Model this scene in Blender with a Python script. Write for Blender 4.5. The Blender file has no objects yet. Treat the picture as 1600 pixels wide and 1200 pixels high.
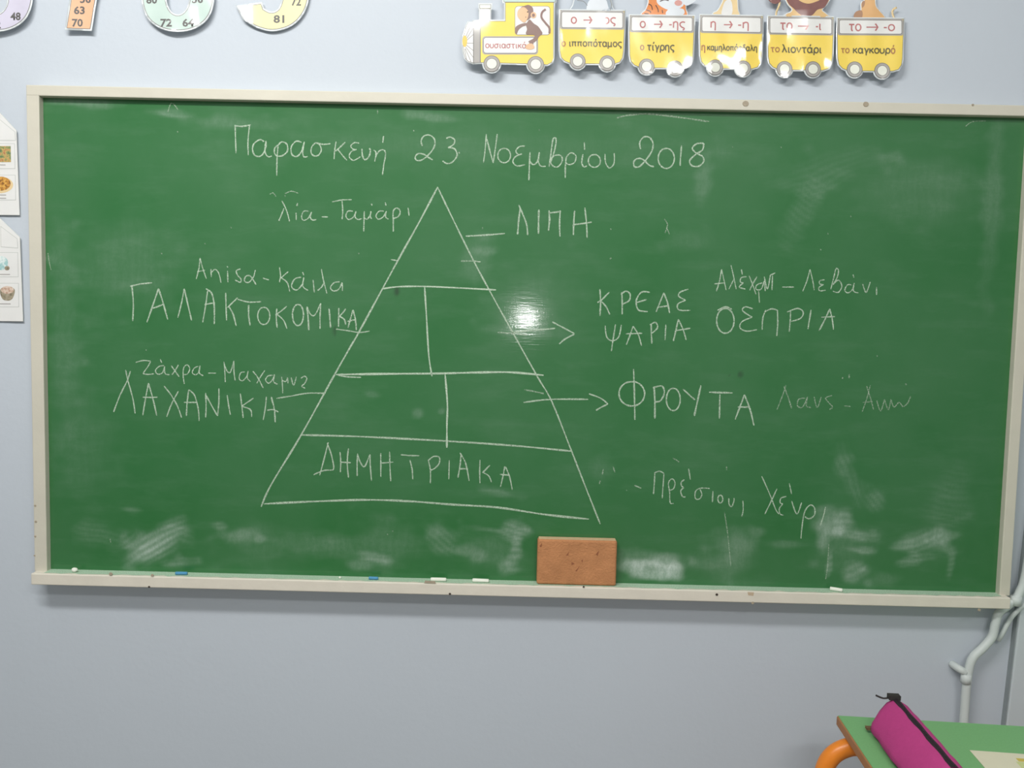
import bpy, bmesh, math, random
import numpy as np
from mathutils import Vector, Matrix
from mathutils.geometry import tessellate_polygon
random.seed(7)
rng = np.random.default_rng(7)
scene = bpy.context.scene
col = scene.collection

# ------------------------------------------------------------------ camera
ZB = 0.95                        # height of the lower edge of the chalkboard
HB = 1.2154                      # height of the chalkboard
CAM = Vector((-0.0158, -2.200, 0.6583 + ZB))
PITCH, YAW, ROLL, FPX = 0.0720, -0.0077, 0.0226, 1340.0
def axes():
    cy, sy, cp, sp, cr, sr = math.cos(YAW), math.sin(YAW), math.cos(PITCH), math.sin(PITCH), math.cos(ROLL), math.sin(ROLL)
    f = Vector((sy * cp, cy * cp, -sp)); r0 = Vector((cy, -sy, 0)); u0 = r0.cross(f)
    return cr * r0 + sr * u0, -sr * r0 + cr * u0, f
RA, UA, FA = axes()
cam_data = bpy.data.cameras.new('camera')
cam_data.sensor_width = 36.0; cam_data.lens = FPX * 36.0 / 1600.0; cam_data.clip_start = 0.02
cam = bpy.data.objects.new('camera', cam_data); col.objects.link(cam)
cam.matrix_world = Matrix(((RA.x, UA.x, -FA.x, CAM.x), (RA.y, UA.y, -FA.y, CAM.y), (RA.z, UA.z, -FA.z, CAM.z), (0, 0, 0, 1)))
scene.camera = cam

# ------------------------------------------------------------------ world, lights, exposure
world = bpy.data.worlds.new('world'); scene.world = world; world.use_nodes = True
world.node_tree.nodes['Background'].inputs[0].default_value = (0.90, 0.97, 1.0, 1)
world.node_tree.nodes['Background'].inputs[1].default_value = 0.315
scene.view_settings.view_transform = 'Standard'; scene.view_settings.look = 'None'
scene.view_settings.gamma = 1.0; scene.view_settings.use_curve_mapping = False
scene.view_settings.exposure = 0.0
def area(name, loc, target, sx, sy, power, color):
    l = bpy.data.lights.new(name, 'AREA'); l.shape = 'RECTANGLE'; l.size = sx; l.size_y = sy; l.energy = power; l.color = color
    o = bpy.data.objects.new(name, l); col.objects.link(o); o.location = loc
    o.rotation_euler = (Vector(target) - Vector(loc)).to_track_quat('-Z', 'Y').to_euler()
    return o
area('ceiling_tube_light', (-0.95, -2.05, 3.38), (-0.5, 0, 1.0), 1.5, 0.13, 58, (1.0, 0.98, 0.95))
area('rear_fill_light', (1.0, -3.55, 3.38), (0.4, 0, 1.2), 1.4, 0.18, 36, (1.0, 0.98, 0.95))  # unseen lamp added for fill and for the glare on the wagons
fl = bpy.data.lights.new('phone_flash', 'POINT'); fl.energy = 5.0; fl.shadow_soft_size = 0.006; fl.color = (1.0, 0.97, 0.97)
flo = bpy.data.objects.new('phone_flash', fl); col.objects.link(flo); flo.location = CAM + RA * 0.030 + UA * 0.022

# ------------------------------------------------------------------ pixel of the photograph -> point on a plane of the room
def ray(x, y):
    return (FA + RA * ((x - 800.0) / FPX) - UA * ((y - 600.0) / FPX))
def at(x, y, Y):                 # on a vertical plane parallel to the wall
    d = ray(x, y); return CAM + d * ((Y - CAM.y) / d.y)
def atz(x, y, Z):                # on a horizontal plane
    d = ray(x, y); return CAM + d * ((Z - CAM.z) / d.z)

# ------------------------------------------------------------------ materials
def lin(c):
    return tuple(((v / 255.0) / 12.92 if v / 255.0 <= 0.04045 else ((v / 255.0 + 0.055) / 1.055) ** 2.4) for v in c) + (1.0,)
def nodes(name):
    m = bpy.data.materials.new(name); m.use_nodes = True
    return m, m.node_tree, m.node_tree.nodes['Principled BSDF']
def mat(name, rgb, rough=0.6, var=0.06, scale=25.0, bump=0.0, bscale=120.0, coat=0.0, coat_rough=0.08, spec=0.5, metal=0.0):
    m, t, b = nodes(name)
    tc = t.nodes.new('ShaderNodeTexCoord'); n = t.nodes.new('ShaderNodeTexNoise')
    n.inputs['Scale'].default_value = scale; n.inputs['Detail'].default_value = 4
    t.links.new(tc.outputs['Object'], n.inputs['Vector'])
    mx = t.nodes.new('ShaderNodeMix'); mx.data_type = 'RGBA'
    c = lin(rgb)
    mx.inputs['A'].default_value = tuple(v * (1 - var) for v in c[:3]) + (1,)
    mx.inputs['B'].default_value = tuple(min(1, v * (1 + var)) for v in c[:3]) + (1,)
    t.links.new(n.outputs['Fac'], mx.inputs['Factor'])
    t.links.new(mx.outputs['Result'], b.inputs['Base Color'])
    b.inputs['Roughness'].default_value = rough; b.inputs['Specular IOR Level'].default_value = spec; b.inputs['Metallic'].default_value = metal
    if coat:
        b.inputs['Coat Weight'].default_value = coat; b.inputs['Coat Roughness'].default_value = coat_rough
    if bump:
        n2 = t.nodes.new('ShaderNodeTexNoise'); n2.inputs['Scale'].default_value = bscale; n2.inputs['Detail'].default_value = 5
        t.links.new(tc.outputs['Object'], n2.inputs['Vector'])
        bp = t.nodes.new('ShaderNodeBump'); bp.inputs['Strength'].default_value = bump; bp.inputs['Distance'].default_value = 0.002
        t.links.new(n2.outputs['Fac'], bp.inputs['Height']); t.links.new(bp.outputs['Normal'], b.inputs['Normal'])
    return m
M = {}
M['wall'] = mat('wall_paint', (196, 204, 213), 0.55, 0.035, 1.6, 0.25, 60, spec=0.3)
M['trim'] = mat('trim_paint', (200, 208, 212), 0.5, 0.05, 3, 0.2, 60)
M['seam'] = mat('grey_seam', (146, 154, 156), 0.8, 0.15, 20)  # grey of the solid strip that stands for the gap beside the trim
M['floor'] = mat('floor_terrazzo', (150, 145, 135), 0.5, 0.15, 60)
M['ceiling'] = mat('ceiling_paint', (225, 225, 222), 0.8, 0.03, 3)
M['frame'] = mat('painted_wood_frame', (207, 203, 188), 0.5, 0.07, 9, 0.35, 50)
M['tray'] = mat('painted_wood_tray', (222, 216, 202), 0.5, 0.09, 14, 0.4, 45)
M['screw'] = mat('old_screw', (168, 156, 136), 0.6, 0.2, 200)
M['paperchip'] = mat('bare_patch', (196, 176, 150), 0.7)
M['darkspot'] = mat('dark_nail', (62, 52, 44), 0.7, 0.2, 200)
M['chalkwhite'] = mat('white_chalk', (238, 240, 228), 0.9, 0.04, 90, 0.3, 300)
M['chalkblue'] = mat('blue_chalk', (84, 150, 190), 0.9, 0.06, 90, 0.3, 300)
M['sponge'] = mat('brown_sponge', (190, 134, 92), 0.9, 0.26, 30, 1.0, 240, spec=0.2)
M['spongedust'] = mat('chalky_sponge_edge', (205, 178, 140), 0.95, 0.12, 60, 0.6, 260, spec=0.2)
M['spongemark'] = mat('scratch_in_sponge', (146, 92, 62), 0.9, 0.1, 60)
M['pipe'] = mat('painted_pipe', (206, 214, 212), 0.45, 0.05, 20, 0.3, 60)
M['desk'] = mat('green_laminate', (124, 182, 122), 0.5, 0.09, 220, 0.1, 200, spec=0.3)
M['deskedge'] = mat('brown_desk_edge', (172, 118, 74), 0.6, 0.12, 30)
M['orange'] = mat('orange_painted_tube', (238, 138, 40), 0.35, 0.05, 30, 0.1, 60)
M['pink'] = mat('magenta_fabric', (194, 70, 136), 0.85, 0.06, 90, 0.5, 500, spec=0.2)
M['zip'] = mat('black_zip', (44, 30, 40), 0.7, 0.1, 200, 0.6, 900)
M['dark'] = mat('dark_ribbon', (52, 50, 48), 0.7, 0.1, 100)
M['tab'] = mat('brown_tab', (118, 92, 62), 0.7, 0.1, 100)
M['paper'] = mat('paper', (226, 222, 196), 0.8, 0.03, 40)
M['paperyellow'] = mat('yellow_print', (212, 192, 90), 0.8, 0.12, 30)
M['papergreen'] = mat('pale_green_print', (206, 214, 150), 0.8, 0.08, 30)
def lam(name, rgb, var=0.04, scale=30):   # printing under laminating film
    M[name] = mat('laminated_' + name, rgb, 0.5, var, scale, 0, 120, coat=1.0, coat_rough=0.07)
lam('white', (232, 232, 230)); lam('film', (222, 228, 230)); lam('yellow', (246, 216, 92)); lam('grey', (168, 164, 160)); lam('line', (118, 116, 112))
lam('hub', (232, 234, 222)); lam('hotyellow', (236, 196, 88)); lam('red', (186, 112, 112)); lam('brownred', (176, 124, 78)); lam('ink', (92, 88, 60)); lam('digitink', (92, 90, 88))
lam('monkey', (140, 112, 104), 0.12); lam('tan', (228, 186, 146), 0.08); lam('lilac', (208, 204, 222), 0.07); lam('orangecard', (240, 184, 146), 0.06); lam('mint', (194, 214, 206), 0.1, 12)
lam('lemon', (242, 236, 176), 0.08, 12); lam('hippo', (160, 172, 184), 0.1); lam('tiger', (226, 140, 78), 0.1); lam('stripe', (70, 52, 48)); lam('tigerwhite', (220, 226, 232)); lam('pinknose', (214, 158, 150))
lam('giraffe', (232, 206, 156)); lam('spot', (170, 116, 70)); lam('mane', (132, 88, 84), 0.2, 60); lam('lion', (228, 190, 132)); lam('kangaroo', (226, 178, 122), 0.08); lam('kangdark', (176, 134, 104)); lam('cardline', (196, 200, 196))

# ---- printed food photographs: blotchy procedural colour
def blotch(name, cols, scale):
    m, t, b = nodes(name)
    tc = t.nodes.new('ShaderNodeTexCoord'); v = t.nodes.new('ShaderNodeTexNoise'); v.inputs['Scale'].default_value = scale; v.inputs['Detail'].default_value = 3
    t.links.new(tc.outputs['Object'], v.inputs['Vector'])
    r = t.nodes.new('ShaderNodeValToRGB'); e = r.color_ramp.elements
    e[0].position = 0.36; e[0].color = lin(cols[0]); e[1].position = 0.66; e[1].color = lin(cols[-1])
    for i, c in enumerate(cols[1:-1]):
        k = e.new(0.36 + 0.30 * (i + 1) / (len(cols) - 1)); k.color = lin(c)
    t.links.new(v.outputs['Fac'], r.inputs['Fac']); t.links.new(r.outputs['Color'], b.inputs['Base Color'])
    b.inputs['Roughness'].default_value = 0.5
    M[name] = m
blotch('food_salad', [(96, 124, 84), (140, 150, 96), (204, 170, 104), (176, 116, 84)], 120)
blotch('food_stew', [(120, 80, 40), (200, 140, 60), (225, 180, 90)], 150)
blotch('food_teal', [(226, 236, 234), (150, 196, 196), (226, 238, 236)], 70)
blotch('food_bowl', [(170, 160, 140), (150, 140, 116), (120, 112, 92)], 120)
blotch('food_cream', [(226, 210, 196), (206, 180, 160), (180, 140, 120)], 150)

# ---- writing surface: enamel with chalk dust (attribute 'dust') and streaky wiping
def board_material():
    m, t, b = nodes('green_writing_surface')
    tc = t.nodes.new('ShaderNodeTexCoord')
    def noise(scale, mapping=None, detail=5, rough=0.6):
        n = t.nodes.new('ShaderNodeTexNoise'); n.inputs['Scale'].default_value = scale; n.inputs['Detail'].default_value = detail; n.inputs['Roughness'].default_value = rough
        if mapping:
            mp = t.nodes.new('ShaderNodeMapping'); mp.inputs['Scale'].default_value = mapping
            t.links.new(tc.outputs['Object'], mp.inputs['Vector']); t.links.new(mp.outputs['Vector'], n.inputs['Vector'])
        else: t.links.new(tc.outputs['Object'], n.inputs['Vector'])
        return n.outputs['Fac']
    def mth(op, a, b_=None, clamp=False):
        n = t.nodes.new('ShaderNodeMath'); n.operation = op; n.use_clamp = clamp
        for i, v in enumerate((a, b_)):
            if v is None: continue
            if isinstance(v, (int, float)): n.inputs[i].default_value = v
            else: t.links.new(v, n.inputs[i])
        return n.outputs[0]
    att = t.nodes.new('ShaderNodeAttribute'); att.attribute_name = 'dust'
    dk = t.nodes.new('ShaderNodeAttribute'); dk.attribute_name = 'dark'
    streak = noise(9, (0.8, 1, 3.0)); fine = noise(160, (1, 1, 0.55), 6, 0.75); cloud = noise(2.6)
    grain = mth('MULTIPLY_ADD', fine, 1.5); t.nodes[-1].inputs[2].default_value = 0.22
    grain2 = mth('MULTIPLY_ADD', streak, 1.0); t.nodes[-1].inputs[2].default_value = 0.45
    d = mth('MULTIPLY', mth('MULTIPLY', att.outputs['Fac'], grain), grain2)
    back = mth('MULTIPLY', mth('SUBTRACT', cloud, 0.36, True), 0.13)
    back2 = mth('MULTIPLY', mth('SUBTRACT', streak, 0.50, True), 0.12)
    dust = mth('ADD', mth('ADD', d, back), back2, True)
    mx = t.nodes.new('ShaderNodeMix'); mx.data_type = 'RGBA'
    mx.inputs['A'].default_value = lin((33, 106, 49)); mx.inputs['B'].default_value = lin((200, 214, 206))
    t.links.new(dust, mx.inputs['Factor'])
    mx2 = t.nodes.new('ShaderNodeMix'); mx2.data_type = 'RGBA'; mx2.inputs['B'].default_value = lin((30, 52, 34))
    t.links.new(dk.outputs['Fac'], mx2.inputs['Factor']); t.links.new(mx.outputs['Result'], mx2.inputs['A'])
    t.links.new(mx2.outputs['Result'], b.inputs['Base Color'])
    b.inputs['Roughness'].default_value = 0.62; b.inputs['Specular IOR Level'].default_value = 0.35
    b.inputs['Coat Weight'].default_value = 1.0; b.inputs['Coat Roughness'].default_value = 0.10
    h = mth('ADD', noise(210, (0.10, 1.0, 0.9), 2, 0.5), mth('MULTIPLY', noise(330, (1.0, 1.0, 0.12), 3, 0.7), 0.35))
    bp = t.nodes.new('ShaderNodeBump'); bp.inputs['Strength'].default_value = 0.17; bp.inputs['Distance'].default_value = 0.0006
    t.links.new(h, bp.inputs['Height']); t.links.new(bp.outputs['Normal'], b.inputs['Coat Normal'])
    return m
M['board'] = board_material()
def chalk_material(name, lo, hi, rgb=(206, 226, 203)):
    m, t, b = nodes(name)
    b.inputs['Base Color'].default_value = lin(rgb); b.inputs['Roughness'].default_value = 0.95; b.inputs['Specular IOR Level'].default_value = 0.1
    tc = t.nodes.new('ShaderNodeTexCoord'); n = t.nodes.new('ShaderNodeTexNoise'); n.inputs['Scale'].default_value = 420; n.inputs['Detail'].default_value = 3
    t.links.new(tc.outputs['Object'], n.inputs['Vector'])
    r = t.nodes.new('ShaderNodeMapRange'); r.inputs['From Min'].default_value = 0.35; r.inputs['From Max'].default_value = 0.62
    r.inputs['To Min'].default_value = lo; r.inputs['To Max'].default_value = hi
    t.links.new(n.outputs['Fac'], r.inputs['Value']); t.links.new(r.outputs['Result'], b.inputs['Alpha'])
    return m
M['chalk'] = chalk_material('chalk_stroke', 0.30, 0.85)
M['chalkfirm'] = chalk_material('chalk_stroke_firm', 0.45, 0.92)
M['chalkfaint'] = chalk_material('chalk_stroke_faint', 0.08, 0.50)
M['chalksoft'] = chalk_material('chalk_stroke_rubbed', 0.04, 0.34)
M['traydust_reflection'] = chalk_material('tray_dust_and_board_reflection', 0.55, 0.95, (184, 216, 190))  # dust white, its green tint standing for the board mirrored in the tray

# ------------------------------------------------------------------ object helpers
def link(name, me, m, parent=None):
    o = bpy.data.objects.new(name, me); col.objects.link(o)
    if m is not None and len(me.materials) == 0: me.materials.append(m)
    if parent is not None:
        o.parent = parent
        o.matrix_parent_inverse = Matrix.Translation(-Vector(parent.location))
    return o
def tag(o, label=None, cat=None, group=None, kind=None):
    for k, v in (('label', label), ('category', cat), ('group', group), ('kind', kind)):
        if v: o[k] = v
    return o
def empty(name, loc, label, cat, group=None):
    o = bpy.data.objects.new(name, None); col.objects.link(o); o.location = loc; o.empty_display_size = 0.05
    return tag(o, label, cat, group)
def finish(bm, name, m, parent=None, smooth=False, bevel=0.0, seg=2):
    me = bpy.data.meshes.new(name)
    if bevel:
        bmesh.ops.bevel(bm, geom=list(bm.edges), offset=bevel, segments=seg, profile=0.5, affect='EDGES', clamp_overlap=True)
    bmesh.ops.recalc_face_normals(bm, faces=bm.faces); bm.to_mesh(me); bm.free()
    if smooth: me.shade_smooth()
    return link(name, me, m, parent)
def box(name, x0, x1, y0, y1, z0, z1, m, parent=None, bevel=0.0, seg=2):
    bm = bmesh.new()
    bmesh.ops.create_cube(bm, size=1)
    for v in bm.verts: v.co = Vector((x0 + (v.co.x + .5) * (x1 - x0), y0 + (v.co.y + .5) * (y1 - y0), z0 + (v.co.z + .5) * (z1 - z0)))
    return finish(bm, name, m, parent, bevel=bevel, seg=seg)
def prism(bm, base, top):        # two matching loops of points
    a = [bm.verts.new(p) for p in base]; b = [bm.verts.new(p) for p in top]; n = len(a)
    bm.faces.new(a); bm.faces.new(b[::-1])
    for i in range(n): bm.faces.new((a[i], b[i], b[(i + 1) % n], a[(i + 1) % n]))
def catmull(P, k=6, closed=False):
    P = [Vector(p) for p in P]
    if len(P) < 3: return P
    n = len(P); out = []
    for i in range(n if closed else n - 1):
        if closed: p0, p1, p2, p3 = P[(i - 1) % n], P[i], P[(i + 1) % n], P[(i + 2) % n]
        else: p0, p1, p2, p3 = P[max(i - 1, 0)], P[i], P[i + 1], P[min(i + 2, n - 1)]
        for j in range(k):
            t = j / k
            out.append(0.5 * ((2 * p1) + (-p0 + p2) * t + (2 * p0 - 5 * p1 + 4 * p2 - p3) * t * t + (-p0 + 3 * p1 - 3 * p2 + p3) * t ** 3))
    if not closed: out.append(P[-1])
    return out
def tube(bm, pts, r, sides=12, cap=True):
    rings = []; n = len(pts); up = Vector((0.13, 0.2, 1)).normalized(); prev = None
    for i, p in enumerate(pts):
        d = (pts[min(i + 1, n - 1)] - pts[max(i - 1, 0)]).normalized()
        if prev is None: prev = d.orthogonal().normalized()
        a = (prev - d * prev.dot(d)).normalized(); b = d.cross(a); prev = a
        rr = r[i] if isinstance(r, (list, tuple)) else r
        rings.append([bm.verts.new(p + (a * math.cos(2 * math.pi * k / sides) + b * math.sin(2 * math.pi * k / sides)) * rr) for k in range(sides)])
    for i in range(n - 1):
        for k in range(sides):
            bm.faces.new((rings[i][k], rings[i][(k + 1) % sides], rings[i + 1][(k + 1) % sides], rings[i + 1][k]))
    if cap: bm.faces.new(rings[0][::-1]); bm.faces.new(rings[-1])

# ================================================================== THE ROOM
def structure(o): o['kind'] = 'structure'; return o
structure(box('wall_front', -4.0, 4.0, 0.0, 0.15, 0.0, 3.5, M['wall']))
structure(box('floor', -4.0, 4.0, -5.5, 0.15, -0.1, 0.0, M['floor']))
structure(box('ceiling', -4.0, 4.0, -5.5, 0.15, 3.5, 3.6, M['ceiling']))
# boarded strip at the right end of the wall, its edge leaning a little
bm = bmesh.new()
e1 = at(1594, 958, -0.022); e2 = at(1573, 1135, -0.022)
sl = (e1.x - e2.x) / (e1.z - e2.z); X = lambda z: e2.x + sl * (z - e2.z)
quad = [(X(0.0), 0.0), (X(0.0) + 0.7, 0.0), (X(0.0) + 0.7, 2.6), (X(2.6), 2.6)]
prism(bm, [Vector((x, 0.001, z)) for x, z in quad], [Vector((x, -0.022, z)) for x, z in quad])
trim = structure(finish(bm, 'trim_1', M['trim'], bevel=0.003))
bm = bmesh.new(); gq = [(X(0.0) - 0.0028, 0.0), (X(0.0), 0.0), (X(2.6), 2.6), (X(2.6) - 0.0028, 2.6)]
prism(bm, [Vector((x, 0.0005, z)) for x, z in gq], [Vector((x, -0.018, z)) for x, z in gq])
finish(bm, 'dark_seam', M['seam'], trim)

# ================================================================== CHALKBOARD
YS, YF, YT = -0.026, -0.045, -0.068      # writing surface, frame face, tray front
board = empty('chalkboard', (0, -0.001, ZB), 'wide green chalkboard in cream wooden frame, written with a chalk food pyramid', 'chalkboard')
ZT = ZB + HB
XL, XR = -1.25, 1.25
# writing surface with dust attribute
nx, nz = 520, 250
gx = np.linspace(XL + 0.012, XR - 0.012, nx); gz = np.linspace(ZB - 0.02, ZT - 0.01, nz)
GX, GZ = np.meshgrid(gx, gz)
co = np.stack([GX.ravel(), np.full(GX.size, YS), GZ.ravel()], 1)
idx = np.arange(nx * nz).reshape(nz, nx)
fa = np.stack([idx[:-1, :-1], idx[:-1, 1:], idx[1:, 1:], idx[1:, :-1]], -1).reshape(-1, 4)
me = bpy.data.meshes.new('writing_surface')
me.vertices.add(len(co)); me.vertices.foreach_set('co', co.astype(np.float32).ravel())
me.loops.add(fa.size); me.loops.foreach_set('vertex_index', fa.astype(np.int32).ravel())
me.polygons.add(len(fa)); me.polygons.foreach_set('loop_start', np.arange(0, fa.size, 4, dtype=np.int32))
me.update(calc_edges=True)
dust = np.zeros(GX.shape); dark = np.zeros(GX.shape)
def bxz(x, y):
    p = at(x, y, YS); return p.x, p.z
PXM = 1.0 / 606.0                # metres per photograph pixel on the board
wob = sum(np.sin(GX * a + GZ * b + c) for a, b, c in rng.uniform(-60, 60, (9, 3))) / 9.0
wob2 = sum(np.sin(GX * a + GZ * b + c) for a, b, c in rng.uniform(-170, 170, (12, 3))) / 12.0
def smear(x, y, rx, ry, amt, ang=0.0, hard=1.0, rough=0.6):
    cx, cz = bxz(x, y); dx = (GX - cx) / PXM; dz = -(GZ - cz) / PXM
    c, s = math.cos(math.radians(ang)), math.sin(math.radians(ang))
    u = (dx * c + dz * s) / rx; v = (-dx * s + dz * c) / ry
    q = 4.0 if hard > 1.5 else 2.0
    r = (np.abs(u) ** q + np.abs(v) ** q) ** (1 / q) * (1 + rough * wob + rough * 0.8 * wob2)
    lines = 0.74 + 0.26 * np.sin(v * ry / 1.5 + 5 * wob + u) if abs(ang) > 4 else 0.9 + 0.10 * np.sin(dx / 1.9 + 6 * wob)
    return amt * lines * np.clip((1.15 - r) / (0.75 / hard), 0, 1) ** 1.3
for a in [ # x, y, rx, ry, amount, angle, hardness: what the cloth left behind
    (245, 850, 46, 30, .34, -25), (270, 828, 34, 22, .22, -15), (225, 862, 36, 16, .22, -30), (275, 880, 26, 9, .25, -8), (205, 845, 26, 12, .12, -30), (285, 835, 22, 26, .12, 20),
    (150, 835, 46, 24, .10, 10), (345, 822, 16, 8, .14, 5), (372, 838, 34, 16, .17, 0), (405, 842, 10, 8, .14, 0), (205, 796, 22, 7, .12, 5), (400, 850, 60, 40, .06, 0),
    (585, 872, 34, 10, .22, 5), (560, 884, 22, 12, .16, 0), (500, 850, 60, 24, .09, 0), (690, 845, 34, 24, .15, 40), (680, 830, 16, 14, .12, 0), (725, 860, 22, 12, .14, 0), (595, 855, 90, 40, .07, 0),
    (800, 836, 26, 18, .24, 20), (806, 858, 12, 34, .26, 8), (788, 888, 14, 14, .16, 0), (770, 828, 30, 5, .14, 5), (745, 870, 14, 14, .12, 0), (770, 860, 55, 36, .07, 0),
    (1022, 892, 44, 15, .42, 2, 1.6, .22), (1040, 880, 26, 20, .30, 0, 1.2, .25), (985, 886, 28, 13, .30, 3, 1.2, .25), (1054, 892, 16, 18, .25, 0, 1.4, .25), (1030, 899, 40, 9, .22, 2, 1.2, .2), (1010, 872, 56, 14, .14, 0, 1, .4),
    (1145, 850, 40, 34, .12, 0), (1160, 868, 30, 44, .08, 0), (1185, 830, 16, 9, .13, 0), (1120, 880, 40, 26, .08, 0), (1230, 850, 40, 8, .08, 0),
    (1300, 820, 36, 30, .27, 0), (1318, 812, 18, 26, .18, 10), (1285, 845, 14, 26, .18, 0), (1296, 880, 6, 34, .22, 5), (1345, 860, 32, 7, .25, 5), (1335, 838, 28, 10, .20, 5), (1320, 855, 60, 40, .07, 0),
    (1440, 845, 52, 20, .22, -18), (1470, 838, 22, 22, .22, 0), (1425, 876, 34, 12, .24, -8), (1412, 850, 30, 10, .12, -18), (1486, 880, 7, 32, .16, 5), (1334, 890, 20, 18, .17, -25), (1330, 905, 20, 10, .12, 0),
    (1385, 905, 26, 12, .08, 0), (1366, 785, 16, 16, .14, 60), (1315, 730, 16, 16, .10, 60), (1330, 750, 60, 14, .08, 70), (1480, 800, 40, 90, .06, 10),
    (270, 178, 40, 8, .18, 5), (120, 160, 60, 6, .14, 2), (668, 182, 40, 8, .15, 3), (360, 192, 80, 12, .10, 2), (1290, 270, 90, 30, .05, -20), (1440, 300, 100, 60, .05, 0),
    (1250, 330, 26, 60, .08, 30), (1098, 285, 16, 40, .10, 0), (100, 520, 26, 200, .06, 0), (740, 405, 30, 40, .08, 0), (755, 392, 26, 8, .10, 0), (830, 470, 60, 60, .05, 0),
    (580, 615, 14, 5, .12, 5), (653, 645, 10, 10, .14, 0), (690, 643, 6, 5, .14, 0), (775, 768, 34, 10, .13, 10), (1075, 375, 40, 20, .06, 0), (200, 420, 90, 80, .06, 0), (820, 520, 70, 10, .12, 3),
    (1552, 300, 16, 160, .07, 0), (940, 735, 20, 24, .05, 0), (130, 700, 50, 100, .04, 0), (800, 230, 400, 30, .04, 0)]:
    h = a[6] if len(a) > 6 else 1.0
    dust = dust + smear(*a[:6], hard=h, rough=a[7] if len(a) > 7 else 0.6)
for a in [(620, 455, 5, 8, .75, 0), (523, 517, 3, 9, .6, 0), (1157, 585, 4, 5, .6, 0), (1140, 586, 2, 2, .4, 0)]:
    dark += smear(*a, hard=1.2, rough=0.3)
for nm, arr in (('dust', dust), ('dark', dark)):
    at_ = me.attributes.new(nm, 'FLOAT', 'POINT'); at_.data.foreach_set('value', np.clip(arr, 0, 1).astype(np.float32).ravel())
link('writing_surface', me, M['board'], board)
box('backing_board', XL + .006, XR - .006, -0.001, YS + 0.001, ZB - 0.02, ZT - 0.006, M['frame'], board)
# frame: two stiles, top rail, chalk tray
box('frame_stile', XL, XL + 0.032, YF, -0.001, ZB - 0.01, ZT, M['frame'], board, 0.0022)
box('frame_stile', XR - 0.027, XR, YF, -0.001, ZB - 0.01, ZT, M['frame'], board, 0.0022)
box('frame_rail', XL + .0005, XR - .0005, YF - 0.0006, -0.0012, ZT - 0.0255, ZT + 0.0006, M['frame'], board, 0.0022)
tl, tb_ = at(52, 893.5, YT), at(52, 909, YT); tr, tbr = at(1540, 936, YT), at(1540, 956, YT)
zt = (tl.z + tr.z) / 2; zb = (tb_.z + tbr.z) / 2
xt0 = at(48, 900, YT).x; xt1 = at(1579, 946, YT).x
tray = box('chalk_tray', xt0, xt1, YT, -0.0012, zb, zt, M['tray'], board, 0.0028, 3)
# chalk dust on the tray, the board's green reflection painted into its colour
bm = bmesh.new(); zz = zt + 0.0004
n = 160; lo = []; hi = []
for i in range(n + 1):
    x = XL + 0.033 + (XR - 0.028 - XL - 0.033) * i / n
    lo.append(bm.verts.new((x, YS - 0.0002, zz))); hi.append(bm.verts.new((x, YT + 0.006 + 0.004 * math.sin(i * 1.7) * math.sin(i * .37) + random.uniform(0, .004), zz)))
for i in range(n): bm.faces.new((lo[i], hi[i], hi[i + 1], lo[i + 1]))
tag(finish(bm, 'chalk_dust_reflection', M['traydust_reflection'], board), 'pale chalk dust along the tray with painted green board reflection', kind='stuff')
# screws and nail heads
def disc(name, c, r, m, parent, h=0.0012):
    bm = bmesh.new(); n = 12
    a = [c + Vector((r * math.cos(2 * math.pi * i / n), 0.0006, r * math.sin(2 * math.pi * i / n) * .9)) for i in range(n)]
    b = [p + Vector((0, -h - 0.0006, 0)) + (c - p) * 0.15 for p in a]
    prism(bm, a, b); return finish(bm, name, m, parent)
for x, y, r, k in [(1165, 162, 5, 'screw'), (1353, 163, 4.5, 'screw'), (1520, 164, 2, 'screw')]:
    disc('screw', at(x, y, YF - 0.0006), r * PXM, M[k], board)
for x, y, r in [(173, 897, 3), (238, 899, 2.4), (703, 928, 2), (1120, 929, 2.2), (1176, 942, 2.4), (912, 917, 1.6), (233, 917, 1.8), (1530, 953, 2.4)]:
    disc('nail_head', at(x, y, YT), r * PXM, M['darkspot'] if r < 2.3 else M['screw'], board)
for x, y, r in [(55, 790, 2.2), (56, 815, 2.4), (55, 838, 2.2), (54, 868, 1.8)]:
    disc('nail_head', at(x, y, YF), r * PXM * .8, M['screw'], board)
def patch(name, pts, Y, m, parent, th=0.0006):
    bm = bmesh.new(); a = [at(x, y, Y) for x, y in pts]; prism(bm, a, [p + Vector((0, -th, 0)) for p in a]); return finish(bm, name, m, parent)
tag(patch('paint_chip', [(664, 907), (680, 908), (681, 912), (663, 911)], YT, M['screw'], board), 'bare brown spot in the tray paint')
tag(patch('paint_chip', [(1168, 925), (1178, 925.5), (1177, 931), (1169, 930)], YT, M['paperchip'], board), 'bare brown spot in the tray paint')

# ---- chalk writing: ribbons lying on the surface
def ell(cx, cy, rx, ry, a0=-100, turn=372, rot=0):
    pts = []
    for i in range(13):
        a = math.radians(a0 + turn * i / 12); x, y = rx * math.cos(a), ry * math.sin(a)
        pts.append((cx + x, cy + y))
    return pts
YC = YS - 0.0006
def ribbons(name, frame, strokes, w=2.3, m='chalk', label=None, gap=15.0):
    """strokes that stand close together form one word, line or mark, each a part of its own"""
    ox, oy, s = frame
    S = [[(ox + x / s, oy + y / s) for x, y in st] for st in strokes]
    par = list(range(len(S)))
    def root(i):
        while par[i] != i: i = par[i]
        return i
    for i in range(len(S)):
        for j in range(i):
            if min(math.hypot(a[0] - b[0], a[1] - b[1]) for a in dense(S[i]) for b in dense(S[j])) < gap: par[root(i)] = root(j)
    for r in sorted({root(i) for i in range(len(S))}):
        o = ribbon_mesh(name, [S[i] for i in range(len(S)) if root(i) == r], w, m)
        if label: o['label'] = label
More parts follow.
